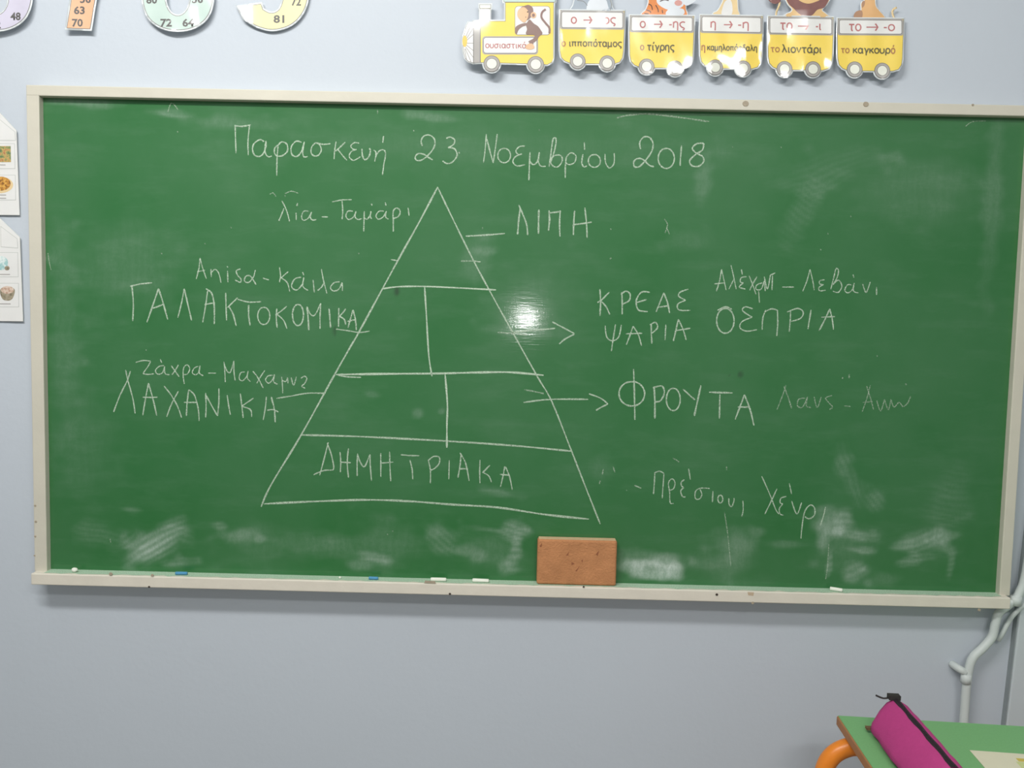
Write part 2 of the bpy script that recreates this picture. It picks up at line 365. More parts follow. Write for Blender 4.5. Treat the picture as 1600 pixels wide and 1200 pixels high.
def dense(p):
    out = []
    for a, b in zip(p, p[1:]):
        n = max(1, int(math.hypot(b[0] - a[0], b[1] - a[1]) / 7)); out += [(a[0] + (b[0] - a[0]) * i / n, a[1] + (b[1] - a[1]) * i / n) for i in range(n)]
    return out + [p[-1]]
def ribbon_mesh(name, strokes, w, m):
    bm = bmesh.new()
    for k, pts in enumerate(strokes):
        if len(pts) == 1: pts = [pts[0], (pts[0][0] + 1.0, pts[0][1] + 2.2)]
        P = catmull([(x, y, 0) for x, y in pts], 6)
        if len(P) == 2: P = [P[0].lerp(P[1], t / 6) for t in range(7)]
        n = len(P); L = []; Rr = []; ph = random.uniform(0, 6)
        base = w * random.uniform(0.78, 0.98)
        for i, p in enumerate(P):
            d = (P[min(i + 1, n - 1)] - P[max(i - 1, 0)]); d.z = 0
            if d.length < 1e-6: d = Vector((1, 0, 0))
            d.normalize(); nrm = Vector((-d.y, d.x, 0))
            ww = base * 0.5 * (1 + 0.16 * math.sin(i * 0.9 + ph) + random.uniform(-.10, .10)) * (0.62 if i in (0, n - 1) else 1)
            a = p + nrm * ww; b = p - nrm * ww
            L.append(bm.verts.new(at(a.x, a.y, YC - k * 0.000006))); Rr.append(bm.verts.new(at(b.x, b.y, YC - k * 0.000006)))
        for i in range(n - 1): bm.faces.new((L[i], L[i + 1], Rr[i + 1], Rr[i]))
    return finish(bm, name, M[m], board)
A = (350, 170, 4); B = (720, 170, 3.8095); C = (160, 390, 3.4783); D = (160, 540, 4); E = (900, 390, 3.0769)
F = (800, 560, 2.5); G = (460, 660, 4); H = (900, 700, 3.6364); I = (560, 280, 4); J = (380, 540, 2.7586); P0 = (0, 0, 1)
ribbons('chalk_word', A, [[(75, 278), (72, 190), (70, 105)], [(66, 104), (110, 110), (168, 100)], [(160, 102), (150, 200), (152, 290)],
    [(250, 205), (225, 193), (190, 215), (178, 250), (190, 288), (220, 298), (245, 280), (262, 235), (262, 200)], [(262, 200), (256, 250), (262, 285), (280, 300), (298, 295)],
    [(338, 230), (360, 207), (392, 220), (397, 262), (370, 290), (338, 296), (317, 280), (318, 245), (345, 222)], [(338, 235), (331, 320), (330, 418)],
    [(485, 210), (450, 203), (420, 240), (425, 285), (455, 298), (485, 265), (502, 206)], [(502, 206), (492, 270), (500, 300), (523, 298)],
    [(665, 218), (620, 222), (575, 213), (548, 240), (545, 275), (565, 295), (592, 288), (608, 258), (598, 225), (575, 213)],
    [(700, 205), (692, 260), (688, 315)], [(758, 208), (720, 245), (695, 265)], [(708, 250), (740, 290), (768, 322)],
    [(845, 215), (815, 212), (793, 232), (806, 252), (828, 254)], [(828, 254), (795, 268), (783, 300), (810, 322), (852, 300)],
    [(862, 250), (865, 290), (880, 318), (905, 300), (915, 262), (908, 246)],
    [(935, 258), (950, 275), (942, 330)], [(945, 305), (970, 264), (1000, 258), (1010, 285), (1000, 340), (990, 415)], [(998, 170), (992, 212)]], 2.2, label='large cursive chalk word at the left of the date line')
ribbons('chalk_numeral', A, [[(1240, 232), (1232, 200), (1250, 170), (1285, 165), (1315, 190), (1315, 235), (1285, 280), (1240, 318), (1205, 322), (1195, 300), (1215, 280), (1250, 285), (1280, 305), (1305, 320)],
    [(1388, 185), (1415, 177), (1442, 195), (1432, 225), (1400, 243)], [(1400, 243), (1440, 250), (1457, 290), (1430, 330), (1395, 342), (1365, 325)], [(1468, 270)]], 2.2, label='chalk number 23 in the date line')
ribbons('chalk_word', B, [[(135, 320), (145, 240), (152, 150)], [(150, 160), (170, 240), (193, 322)], [(193, 322), (205, 240), (217, 150)], ell(258, 278, 38, 43),
    [(382, 222), (350, 225), (328, 250), (343, 272), (364, 268)], [(364, 268), (325, 285), (310, 315), (335, 340), (382, 332)],
    [(412, 258), (408, 340), (405, 425)], [(410, 310), (430, 332), (455, 315), (468, 258)], [(468, 258), (462, 310), (475, 340), (505, 342)],
    [(525, 345), (535, 280), (548, 185), (565, 175), (565, 215), (545, 290), (525, 335)], [(530, 305), (562, 277), (597, 280), (603, 312), (578, 345), (548, 340), (530, 310)],
    [(630, 285), (655, 262), (684, 278), (678, 318), (645, 332), (622, 318)], [(628, 285), (622, 350), (622, 412)],
    [(727, 270), (720, 320), (732, 345), (750, 340)], [(735, 200), (737, 245)], ell(795, 310, 36, 38), [(858, 268), (862, 320), (885, 352), (912, 325), (913, 262)]], 2.2, label='large cursive chalk word at the middle of the date line')
ribbons('chalk_numeral', B, [[(1070, 240), (1065, 200), (1090, 168), (1125, 172), (1145, 210), (1135, 255), (1105, 300), (1065, 342), (1035, 345), (1030, 315), (1055, 295), (1090, 305), (1120, 335), (1150, 345)],
    ell(1223, 295, 48, 60), [(1314, 218), (1308, 290), (1305, 340)], [(1445, 205), (1405, 208), (1378, 235), (1400, 262), (1440, 285), (1445, 315), (1415, 342), (1375, 338), (1363, 308), (1400, 270), (1438, 245), (1447, 205)]], 2.3, label='chalk number 2018 ending the date line')
ribbons('chalk_word', A, [[(362, 575), (385, 620), (400, 665), (410, 705)], [(375, 622), (358, 665), (343, 700)], [(450, 650), (452, 695)], [(460, 588), (455, 608)],
    [(530, 640), (500, 640), (485, 670), (495, 696), (525, 685), (547, 645)], [(547, 645), (540, 680), (555, 695), (578, 692)], [(610, 675), (650, 676)],
    [(675, 582), (735, 570), (798, 568)], [(738, 575), (742, 640), (738, 690)], [(805, 640), (775, 640), (762, 670), (780, 692), (810, 675), (825, 640)], [(825, 640), (820, 675), (838, 692), (862, 685)],
    [(877, 640), (875, 700), (873, 768)], [(873, 680), (895, 690), (915, 660), (918, 640)], [(918, 640), (915, 675), (925, 688)], [(922, 592), (925, 605)],
    [(1000, 640), (970, 640), (950, 668), (965, 690), (995, 675), (1015, 640)], [(1015, 640), (1010, 675), (1028, 690)], [(1008, 585), (1012, 605)],
    [(1058, 768), (1058, 700), (1058, 640), (1080, 620), (1101, 640), (1090, 672), (1060, 685)], [(1150, 618), (1157, 668)]], 2.0, label='small cursive chalk words left of the pyramid tip')
ribbons('chalk_mark', A, [[(285, 535), (305, 525), (325, 548)], [(382, 530), (420, 515), (465, 528)], [(380, 540)], [(1184, 132)], [(42, 738)]], 1.8, 'chalkfaint', 'faint remains of chalk strokes', 3.0)
ribbons('chalk_word', B, [[(345, 572), (370, 630), (392, 690), (398, 752)], [(354, 590), (345, 660), (338, 748)], [(465, 600), (463, 670), (462, 745)],
    [(525, 605), (528, 660), (522, 725)], [(525, 620), (560, 616), (597, 610)], [(592, 605), (588, 680), (590, 760)], [(678, 605), (672, 680), (670, 752)], [(672, 690), (730, 682), (780, 675)], [(738, 588), (748, 680), (752, 768)]], 2.6, label='chalk capitals right of the pyramid tip')
ribbons('chalk_line', B, [[(30, 758), (140, 752), (262, 742)]], 2.8, label='short chalk line right of the pyramid tip')
ribbons('chalk_word', C, [[(165, 388), (168, 290), (160, 195)], [(150, 200), (200, 188), (270, 180)], [(242, 395), (275, 300), (305, 212)], [(305, 212), (330, 290), (355, 380)], [(270, 320), (300, 310), (335, 295)],
    [(410, 370), (430, 290), (445, 212)], [(445, 212), (465, 300), (485, 385)], [(545, 395), (560, 310), (572, 222)], [(562, 212), (595, 240), (608, 310), (608, 405)], [(555, 300), (585, 293), (612, 290)],
    [(670, 235), (672, 310), (675, 385)], [(735, 262), (705, 290), (680, 315)], [(685, 305), (710, 350), (727, 415)], [(735, 270), (795, 285), (862, 283)], [(795, 300), (795, 360), (803, 412)], ell(877, 360, 33, 47),
    [(948, 320), (945, 370), (950, 425)], [(1002, 308), (970, 335), (940, 355)], [(950, 352), (985, 385), (1003, 430)], ell(1063, 355, 30, 58),
    [(1122, 438), (1118, 370), (1112, 310)], [(1112, 310), (1130, 350), (1155, 355), (1187, 292)], [(1187, 292), (1183, 360), (1183, 430)], [(1232, 320), (1236, 370), (1240, 425)],
    [(1285, 318), (1284, 370), (1283, 420)], [(1322, 322), (1305, 345), (1288, 362)], [(1288, 362), (1315, 380), (1322, 408)], [(1335, 425), (1350, 370), (1362, 328)], [(1362, 328), (1375, 380), (1380, 438)], [(1332, 390), (1378, 380)]], 2.3, label='long word in chalk capitals left of the pyramid, upper')
ribbons('chalk_line', C, [[(1270, 432), (1330, 440), (1395, 450), (1452, 443)]], 2.2)
ribbons('chalk_word', C, [[(510, 160), (525, 100), (530, 45)], [(530, 45), (545, 100), (565, 158)], [(515, 120), (558, 112)], [(590, 105), (592, 150)], [(592, 125), (612, 107), (632, 128), (645, 180)], [(680, 115), (682, 178)], [(678, 90)],
    [(750, 105), (728, 115), (735, 140), (753, 160), (748, 178), (722, 165)], [(832, 110), (820, 150), (795, 178), (772, 170), (780, 145), (805, 145), (835, 190)], [(872, 155), (905, 165)],
    [(962, 95), (968, 140), (962, 178)], [(1010, 120), (975, 150), (963, 166)], [(975, 155), (1005, 180), (1018, 228)], [(1080, 150), (1045, 160), (1028, 200), (1055, 220), (1085, 190), (1095, 150)], [(1095, 150), (1090, 200), (1118, 222)], [(1088, 122), (1095, 140)],
    [(1145, 165), (1152, 232)], [(1190, 105), (1200, 160), (1220, 238)], [(1205, 180), (1190, 205), (1170, 222)], [(1290, 175), (1260, 180), (1240, 205), (1255, 225), (1285, 215), (1303, 178)], [(1303, 178), (1305, 225)]], 1.9, label='small cursive chalk words above the upper left capitals')
ribbons('chalk_word', D, [[(70, 415), (110, 310), (155, 220), (175, 158)], [(145, 152), (160, 220), (190, 330), (205, 425)], [(252, 438), (268, 340), (288, 235)], [(288, 235), (315, 330), (340, 438)], [(252, 322), (300, 324), (345, 322)],
    [(385, 252), (430, 310), (470, 380), (495, 450)], [(475, 285), (430, 370), (402, 445)], [(525, 440), (530, 350), (540, 275)], [(540, 275), (575, 310), (598, 390), (605, 470)], [(510, 355), (590, 355)],
    [(645, 295), (648, 380), (645, 450)], [(645, 305), (680, 370), (720, 440)], [(720, 440), (728, 350), (728, 268)], [(780, 310), (790, 380), (800, 432)], [(862, 300), (872, 380), (880, 452)], [(945, 328), (905, 355), (870, 380)], [(870, 380), (925, 400), (933, 445)],
    [(1005, 465), (1018, 390), (1025, 320)], [(1055, 320), (1075, 400), (1080, 480)], [(1030, 405), (1065, 400), (1100, 415)]], 2.2, label='word in chalk capitals left of the pyramid, lower')
ribbons('chalk_line', D, [[(1088, 330), (1180, 315), (1280, 298), (1395, 298)]], 2.2)
ribbons('chalk_word', D, [[(208, 105), (255, 93), (302, 98)], [(302, 98), (285, 130), (253, 175)], [(253, 175), (285, 180), (322, 176)], [(385, 125), (355, 130), (332, 155), (345, 178), (375, 170), (390, 130)], [(388, 130), (392, 175), (420, 182)], [(360, 85), (372, 108)],
    [(430, 125), (455, 160), (480, 195)], [(475, 120), (455, 155), (435, 182)], [(512, 240), (505, 190), (508, 140), (530, 120), (546, 145), (530, 178), (505, 180)],
    [(600, 130), (575, 140), (562, 170), (585, 182), (605, 160), (610, 125)], [(610, 125), (605, 170), (630, 188)], [(660, 172), (710, 172)],
    [(768, 228), (765, 160), (760, 100)], [(760, 110), (780, 160), (800, 165), (822, 95)], [(822, 95), (822, 160), (830, 220)], [(890, 165), (865, 170), (855, 205), (875, 220), (900, 195), (912, 158)], [(912, 160), (905, 200), (925, 225)],
    [(940, 160), (965, 190), (985, 225), (1005, 265)], [(1015, 155), (985, 200), (965, 235)], [(1065, 185), (1035, 190), (1020, 215), (1040, 235), (1065, 210), (1075, 180)], [(1075, 180), (1070, 225), (1095, 242)],
    [(1120, 195), (1125, 240), (1127, 298)], [(1122, 215), (1145, 225), (1158, 200)], [(1158, 200), (1160, 235)], [(1180, 200), (1195, 248), (1212, 195)], [(1240, 205), (1262, 192), (1278, 205), (1265, 235), (1246, 255), (1268, 266)]], 1.8, 'chalk', 'small cursive chalk words above the lower left capitals')
ribbons('chalk_word', E, [[(115, 190), (118, 250), (115, 318)], [(160, 205), (125, 240), (103, 255)], [(118, 245), (145, 275), (162, 312)], [(222, 312), (222, 250), (220, 205)], [(215, 215), (240, 200), (260, 215), (255, 245), (225, 262)],
    [(355, 205), (315, 205), (290, 245), (300, 290), (345, 298)], [(290, 255), (340, 240)], [(385, 300), (405, 250), (422, 208)], [(422, 208), (440, 255), (450, 305)], [(390, 278), (445, 270)], [(540, 190), (500, 205), (495, 225), (527, 243)], [(527, 243), (490, 262), (495, 290), (550, 292)]], 2.3, label='chalk capitals right of the pyramid, first line')
ribbons('chalk_word', E, [[(140, 365), (148, 420), (175, 438), (205, 420), (218, 362)], [(190, 360), (180, 420), (170, 488)], [(242, 458), (260, 410), (275, 368)], [(275, 368), (300, 410), (315, 462)], [(240, 405), (318, 402)],
    [(365, 452), (362, 400), (362, 355)], [(355, 362), (382, 350), (392, 375), (365, 402)], [(432, 360), (428, 435)], [(468, 440), (480, 390), (492, 335)], [(492, 335), (515, 385), (530, 435)], [(478, 390), (550, 378)]], 2.3, label='chalk capitals right of the pyramid, second line')
ribbons('chalk_word', E, [ell(718, 342, 42, 60), [(680, 292), (718, 275), (750, 287)], [(850, 285), (815, 275), (800, 292), (830, 315), (847, 325)], [(847, 325), (800, 345), (788, 375), (820, 392), (870, 385)],
    [(895, 385), (898, 330), (912, 290)], [(905, 300), (940, 285), (968, 292)], [(968, 290), (970, 350), (965, 415)], [(1025, 395), (1030, 340), (1032, 290)], [(1015, 300), (1065, 283), (1092, 300), (1080, 330), (1035, 345)],
    [(1130, 290), (1115, 382)], [(1168, 390), (1195, 340), (1220, 285)], [(1220, 285), (1232, 335), (1238, 385)], [(1180, 325), (1245, 322)]], 2.3, label='large chalk capitals in the right half of the board')
ribbons('chalk_word', E, [[(675, 200), (690, 150), (700, 95)], [(700, 95), (712, 150), (722, 195)], [(665, 165), (712, 160)], [(745, 75), (758, 130), (770, 190)], [(760, 140), (735, 190)], [(820, 130), (795, 135), (790, 155), (805, 160)], [(805, 160), (785, 180), (815, 190)], [(795, 95), (800, 120)],
    [(832, 125), (850, 170), (865, 215)], [(870, 130), (850, 165), (835, 195)], [(895, 160), (870, 170), (865, 190), (890, 190), (905, 150)], [(905, 150), (910, 200)], [(878, 200), (882, 255)], [(905, 130), (920, 190), (935, 120)], [(930, 125), (958, 112)], [(945, 120), (942, 195)]], 1.8, label='cramped small cursive chalk word in the right half')
ribbons('chalk_word', E, [[(992, 180), (1048, 180)], [(1090, 200), (1110, 150), (1125, 95)], [(1125, 95), (1138, 150), (1145, 195)], [(1195, 145), (1172, 150), (1172, 165), (1190, 168)], [(1190, 168), (1168, 182), (1172, 198), (1200, 195)],
    [(1225, 190), (1240, 130), (1250, 92), (1262, 100), (1255, 135), (1235, 170)], [(1235, 168), (1262, 147), (1278, 175), (1262, 205), (1235, 200)], [(1325, 170), (1305, 170), (1292, 195), (1308, 208), (1330, 190), (1338, 160)], [(1335, 165), (1335, 200), (1358, 208)], [(1332, 120), (1336, 135)],
    [(1378, 165), (1395, 205), (1415, 155)], [(1445, 180), (1445, 218)]], 1.9)
ribbons('chalk_word', F, [ell(468, 138, 50, 48), [(475, 42), (478, 140), (480, 240)], [(558, 235), (558, 170), (555, 110)], [(550, 115), (585, 108), (595, 135), (580, 165), (560, 170)], ell(630, 160, 27, 44),
    [(668, 120), (695, 145), (715, 162)], [(738, 105), (725, 165), (712, 225)], [(770, 132), (862, 135)], [(812, 140), (810, 235)], [(872, 238), (890, 190), (908, 142)], [(908, 142), (930, 200), (945, 262)], [(882, 190), (930, 190)]], 2.6, label='chalk capitals beside the lower arrow')
ribbons('chalk_word', F, [[(1035, 200), (1055, 150), (1070, 105)], [(1062, 108), (1078, 150), (1092, 195)], [(1145, 155), (1120, 160), (1115, 185), (1135, 190), (1155, 150)], [(1155, 150), (1150, 185), (1168, 192)], [(1180, 150), (1192, 192), (1208, 150)],
    [(1250, 145), (1225, 155), (1240, 175), (1252, 190), (1240, 200)], [(1298, 185), (1322, 188)], [(1368, 208), (1385, 160), (1400, 105)], [(1385, 108), (1402, 160), (1412, 200)], [(1370, 172), (1408, 168)], [(1425, 165), (1440, 205), (1455, 160)],
    [(1455, 160), (1470, 200), (1480, 160)], [(1480, 160), (1492, 190), (1512, 172), (1527, 188), (1545, 175), (1557, 148)]], 1.8, 'chalkfaint', 'faint cursive chalk words at the far right')
ribbons('chalk_arrow', F, [[(45, 172), (150, 160), (298, 160)], [(300, 138), (345, 155), (375, 178)], [(375, 178), (350, 190), (328, 203)]], 2.3, label='lower chalk arrow pointing right')
ribbons('chalk_mark', F, [[(48, 122), (90, 130), (125, 138)], [(1318, 60), (1316, 78)], [(1290, 74)], [(1538, 98)]], 2.6, 'chalkfaint')
ribbons('chalk_word', G, [[(158, 330), (185, 230), (212, 125)], [(205, 128), (230, 200), (245, 270), (243, 296)], [(243, 298), (190, 300), (145, 315), (120, 328)], [(285, 185), (290, 250), (287, 312)], [(285, 248), (352, 252)], [(338, 162), (330, 250), (338, 345)],
    [(392, 335), (392, 260), (395, 195)], [(395, 200), (415, 255), (440, 275), (472, 200)], [(472, 200), (475, 280), (482, 365)], [(540, 192), (540, 260), (540, 340)], [(540, 255), (618, 248)], [(595, 182), (597, 270), (602, 368)],
    [(665, 202), (720, 207), (780, 208)], [(722, 235), (735, 290), (740, 355)], [(838, 240), (850, 300), (850, 380)], [(835, 240), (870, 213), (905, 218), (905, 255), (880, 285), (850, 300)], [(968, 235), (965, 355)],
    [(1022, 345), (1035, 270), (1042, 195)], [(1035, 190), (1070, 255), (1092, 365)], [(1030, 290), (1085, 290)], [(1160, 235), (1158, 310), (1160, 380)], [(1222, 268), (1175, 315)], [(1175, 310), (1215, 335), (1232, 375)],
    [(1288, 402), (1305, 330), (1315, 275)], [(1320, 278), (1345, 340), (1362, 422)], [(1285, 325), (1345, 330)]], 2.2, label='chalk capitals inside the bottom band of the pyramid')
ribbons('chalk_word', H, [[(332, 212), (370, 228)], [(440, 262), (445, 200), (448, 142)], [(445, 142), (475, 132), (500, 145)], [(500, 145), (495, 210), (490, 285)], [(555, 315), (535, 310), (532, 250), (525, 200), (545, 175), (562, 195), (555, 230), (532, 240)],
    [(615, 180), (598, 195), (600, 215), (612, 225)], [(612, 225), (595, 245), (605, 275), (622, 278)], [(640, 118), (650, 180)], [(760, 230), (710, 228), (680, 245), (678, 285), (700, 290), (715, 265), (705, 235)], [(778, 245), (775, 308)], ell(820, 290, 14, 22),
    [(868, 285), (870, 320), (885, 332), (898, 300), (897, 285)], [(948, 298), (950, 350), (942, 390)]], 1.9, label='cursive chalk word above the sponge, at right')
ribbons('chalk_word', H, [[(1055, 160), (1100, 260), (1135, 350), (1155, 375)], [(1142, 232), (1105, 310), (1073, 375)], [(1195, 275), (1165, 285), (1160, 310), (1175, 318)], [(1175, 318), (1155, 345), (1160, 375), (1180, 382)],
    [(1225, 300), (1255, 375), (1282, 310)], [(1212, 200), (1225, 262)], [(1278, 515), (1285, 440), (1300, 360), (1330, 325), (1355, 340), (1355, 380), (1325, 402), (1300, 390)], [(1418, 335), (1405, 390), (1388, 440)]], 1.9, label='cursive chalk word above the dusty lower right area')
ribbons('chalk_mark', H, [[(155, 120), (150, 150)], [(138, 185), (133, 205)], [(210, 105), (222, 140)], [(285, 236)], [(855, 105), (857, 128)], [(550, 58), (570, 68), (585, 80)]], 1.8, 'chalkfaint')
ribbons('chalk_line', P0, [[(684, 292), (655, 347), (620, 410), (563, 515), (548.6, 540), (523, 585), (470.6, 679.6), (423.5, 757.5), (408, 792)]], 2.7, 'chalk', 'left slanting side of the chalk pyramid')
ribbons('chalk_line', P0, [[(684, 293), (710, 347), (737.5, 402.5), (760, 445), (800, 517.5), (840, 589), (862, 627), (891, 699.5), (916.5, 765), (938, 819)]], 2.5, 'chalk', 'right slanting side of the chalk pyramid')
ribbons('chalk_line', I, [[(150, 685), (250, 672), (400, 670), (600, 678), (860, 692)]], 2.9, 'chalkfirm', 'topmost crossbar of the chalk pyramid')
ribbons('chalk_line', P0, [[(663.5, 449), (666.2, 492), (670, 555), (675, 588)]], 2.6, 'chalkfirm', 'upper upright divider of the chalk pyramid')
ribbons('chalk_line', I, [[(202, 502), (240, 508)], [(722, 512), (765, 517)]], 2.0)
ribbons('chalk_mark', I, [[(870, 958), (960, 962), (1050, 975)], [(640, 512), (720, 510)]], 2.6, 'chalkfaint')
ribbons('chalk_arrow', I, [[(920, 965), (1050, 948), (1150, 940), (1230, 932)], [(1212, 892), (1280, 928), (1350, 965)], [(1350, 968), (1290, 1000), (1255, 1030)]], 2.4, label='upper chalk arrow pointing right')
ribbons('chalk_line', J, [[(400, 125), (600, 122), (850, 120), (1000, 116), (1150, 115), (1295, 128)]], 3.3, 'chalkfirm', 'middle crossbar of the chalk pyramid')
ribbons('chalk_line', J, [[(410, 129), (455, 135), (508, 137)]], 2.0)
ribbons('chalk_line', J, [[(870, 122), (880, 250), (878, 340), (878, 440)]], 2.8, 'chalkfirm', 'lower upright divider of the chalk pyramid')
ribbons('chalk_line', J, [[(250, 385), (500, 392), (850, 410), (1150, 430), (1415, 455)]], 3.3, 'chalk', 'lower crossbar of the chalk pyramid')
ribbons('chalk_line', J, [[(90, 682), (300, 672), (520, 665), (700, 670), (900, 685), (1100, 698), (1300, 728), (1490, 748)]], 3.3, 'chalk', 'curved base line of the chalk pyramid')
ribbons('chalk_mark', P0, [[(964, 184), (982, 180), (1009, 178), (1035, 180), (1066, 184), (1108, 190)]], 3.0, 'chalkfaint', 'bluish chalk arc near the top frame')
specks = [[(262, 176), (268, 161), (278, 171)], [(1038, 342), (1043, 351), (1039, 364)], [(1041, 354), (1046, 366)], [(754, 355), (754, 358)], [(590, 172), (590, 178)], [(1132, 800), (1137, 835), (1142, 885)], [(1295, 850), (1293, 885), (1290, 905)],
    [(1508, 198), (1520, 190), (1540, 189)], [(75, 395), (77, 410), (80, 422)], [(172, 842), (173, 848)], [(954, 357)], [(1144, 228)], [(1220, 229)], [(1329, 337)], [(1293, 364)], [(1282, 389)], [(953, 403)], [(842, 202)], [(277, 205)], [(252, 395)], [(228, 546)], [(560, 395)], [(320, 380)], [(1370, 555)], [(954, 402)], [(613, 829)], [(605, 834)]]
tag(ribbon_mesh('chalk_speck', specks, 1.6, 'chalkfaint'), 'tiny faint chalk specks and ticks scattered over the board', kind='stuff')

# ================================================================== SPONGE AND CHALK ON THE TRAY
zs = zt + 0.0006
ys0 = YS - 0.001; ys1 = YT + 0.012
pl = at(838.5, 908, ys1); pr = at(962.5, 913, ys1); pt = at(900, 844, ys1)
sp = empty('sponge', ((pl.x + pr.x) / 2, (ys0 + ys1) / 2, zs), 'brown rectangular board sponge standing upright on the chalk tray', 'sponge')
box('sponge_block', pl.x, pr.x, ys1, ys0, zs, pt.z, M['sponge'], sp, 0.006, 4)
box('dusty_top', pl.x + .003, pr.x - .003, ys1 + .003, ys0 - .003, pt.z - 0.0005, pt.z + 0.0012, M['spongedust'], sp, 0.0008)['label'] = 'pale chalky upper face'
for pts in ([(843, 854), (847, 848), (846, 855)], [(884, 868), (889, 862), (888, 868)], [(893, 878), (898, 881), (893, 883)], [(899, 892), (906, 884), (901, 893)], [(908, 876), (911, 874), (910, 879)], [(931, 866), (936, 860), (934, 869)]):
    patch('nick', pts, ys1, M['spongemark'], sp, 0.0003)
def chalk_piece(x, y, ln, r, m, label, ang=0.0, group=None, lump=False):
    p = at(x, y, -0.052); z = zs + r
    bm = bmesh.new(); d = Vector((math.cos(ang), math.sin(ang), 0)); n = 7
    c = Vector((p.x, -0.050, z))
    if lump:
        bmesh.ops.create_icosphere(bm, subdivisions=2, radius=1)
        for v in bm.verts: v.co = c + Vector((v.co.x * ln / 2, v.co.y * r, v.co.z * r)) * (1 + 0.07 * math.sin(v.co.x * 9 + v.co.z * 5))
    else:
        pts = [c + d * ln * (t - .5) for t in (0, .04, .3, .6, .96, 1)]
        tube(bm, pts, [r * .8, r, r * 1.0, r * .97, r * .93, r * .7], 12)
    o = finish(bm, 'chalk_stick', m, None, True); tag(o, label, 'chalk', group); return o
chalk_piece(116, 886, 0.016, 0.0062, M['chalkwhite'], 'round white chalk stub at the left end of the tray', lump=True)
chalk_piece(283, 893, 0.030, 0.0042, M['chalkblue'], 'blue chalk stub on the tray below the big dusty smudge', 0.05)
chalk_piece(583.5, 900, 0.024, 0.0040, M['chalkblue'], 'blue chalk stub on the tray nearer the middle', -0.05)
chalk_piece(531, 900, 0.006, 0.0034, M['chalkwhite'], 'tiny white chalk crumb left of the middle blue stub', 0.4, lump=True)
chalk_piece(685, 904, 0.040, 0.0048, M['chalkwhite'], 'white chalk piece left of its twin, between blue stub and sponge', 0.03)
chalk_piece(751, 906, 0.042, 0.0048, M['chalkwhite'], 'white chalk piece lying nearest the brown sponge', -0.03)
chalk_piece(1307, 921, 0.030, 0.0048, M['chalkwhite'], 'short white chalk piece at the right end of the tray', -0.45)

# ================================================================== LAMINATED PAPER DECORATIONS
YW = -0.0035
def area2(p): return 0.5 * sum(p[i][0] * p[(i + 1) % len(p)][1] - p[(i + 1) % len(p)][0] * p[i][1] for i in range(len(p)))
def grow(p, d):
    n = len(p); s = 1 if area2(p) > 0 else -1; out = []
    for i in range(n):
        a = Vector(p[i - 1]); b = Vector(p[i]); c = Vector(p[(i + 1) % n])
        e1 = (b - a); e2 = (c - b)
        if e1.length < 1e-6 or e2.length < 1e-6: out.append(tuple(b)); continue
        n1 = Vector((e1.y, -e1.x)).normalized() * s; n2 = Vector((e2.y, -e2.x)).normalized() * s
        m = n1 + n2
        if m.length < 0.3: out.append(tuple(b + n1 * d)); continue
        m.normalize(); k = d / max(0.45, m.dot(n1)); out.append(tuple(b + m * k))
    return out
def rrect(x0, y0, x1, y1, r, k=5, dyr=0.0):
    out = []
    for cx, cy, a0 in ((x1 - r, y0 + r + dyr, -90), (x1 - r, y1 - r + dyr, 0), (x0 + r, y1 - r, 90), (x0 + r, y0 + r, 180)):
        for i in range(k + 1):
            a = math.radians(a0 + 90 * i / k); out.append((cx + r * math.cos(a), cy + r * math.sin(a)))
    return out
def circ(cx, cy, rx, ry=None, n=26):
    ry = ry or rx; return [(cx + rx * math.cos(2 * math.pi * i / n), cy + ry * math.sin(2 * math.pi * i / n)) for i in range(n)]
def smooth(p, k=5): return [(v.x, v.y) for v in catmull([(x, y, 0) for x, y in p], k, True)]
def sheet(name, loops, layer, m, parent, curl, step=6.0, thick=0.0):
    """flat print or card in photograph pixels, mapped onto the wall plane and bent by curl(x, y)"""
    bm = bmesh.new(); flat = [Vector((x, y, 0)) for lp in loops for x, y in lp]
    tris = tessellate_polygon([[Vector((x, y, 0)) for x, y in lp] for lp in loops])
    vs = [bm.verts.new(v) for v in flat]
    for t in tris:
        try: bm.faces.new([vs[i] for i in t])
        except ValueError: pass
    xs = [v.x for v in flat]; ysx = [v.y for v in flat]
    for ax, lo_, hi_ in ((0, min(xs), max(xs)), (1, min(ysx), max(ysx))):
        k = math.floor(lo_ / step) + 1
        while k * step < hi_:
            c = Vector((0, 0, 0)); nn = Vector((0, 0, 0)); c[ax] = k * step; nn[ax] = 1
            bmesh.ops.bisect_plane(bm, geom=bm.verts[:] + bm.edges[:] + bm.faces[:], plane_co=c, plane_no=nn, dist=1e-4)
            k += 1
    return place(bm, name, layer, m, parent, curl, thick)
def place(bm, name, layer, m, parent, curl, thick=0.0):
    for v in bm.verts:
        x, y = v.co.x, v.co.y
        p = at(x, y, YW - curl(x, y) * 0.9); v.co = Vector((p.x, YW - curl(x, y) - layer * 0.00022, p.z))
    bmesh.ops.recalc_face_normals(bm, faces=bm.faces)
    for f in bm.faces: f.smooth = True
    if bm.faces and sum((f.normal.y * f.calc_area() for f in bm.faces)) > 0: bmesh.ops.reverse_faces(bm, faces=bm.faces)
    if thick:
        r = bmesh.ops.extrude_face_region(bm, geom=bm.faces[:])
        # the extruded copy goes back towards the wall
        for g in r['geom']:
            if isinstance(g, bmesh.types.BMVert): g.co.y += thick
        bmesh.ops.recalc_face_normals(bm, faces=bm.faces)
    me = bpy.data.meshes.new(name); bm.to_mesh(me); bm.free()
    return link(name, me, m, parent)
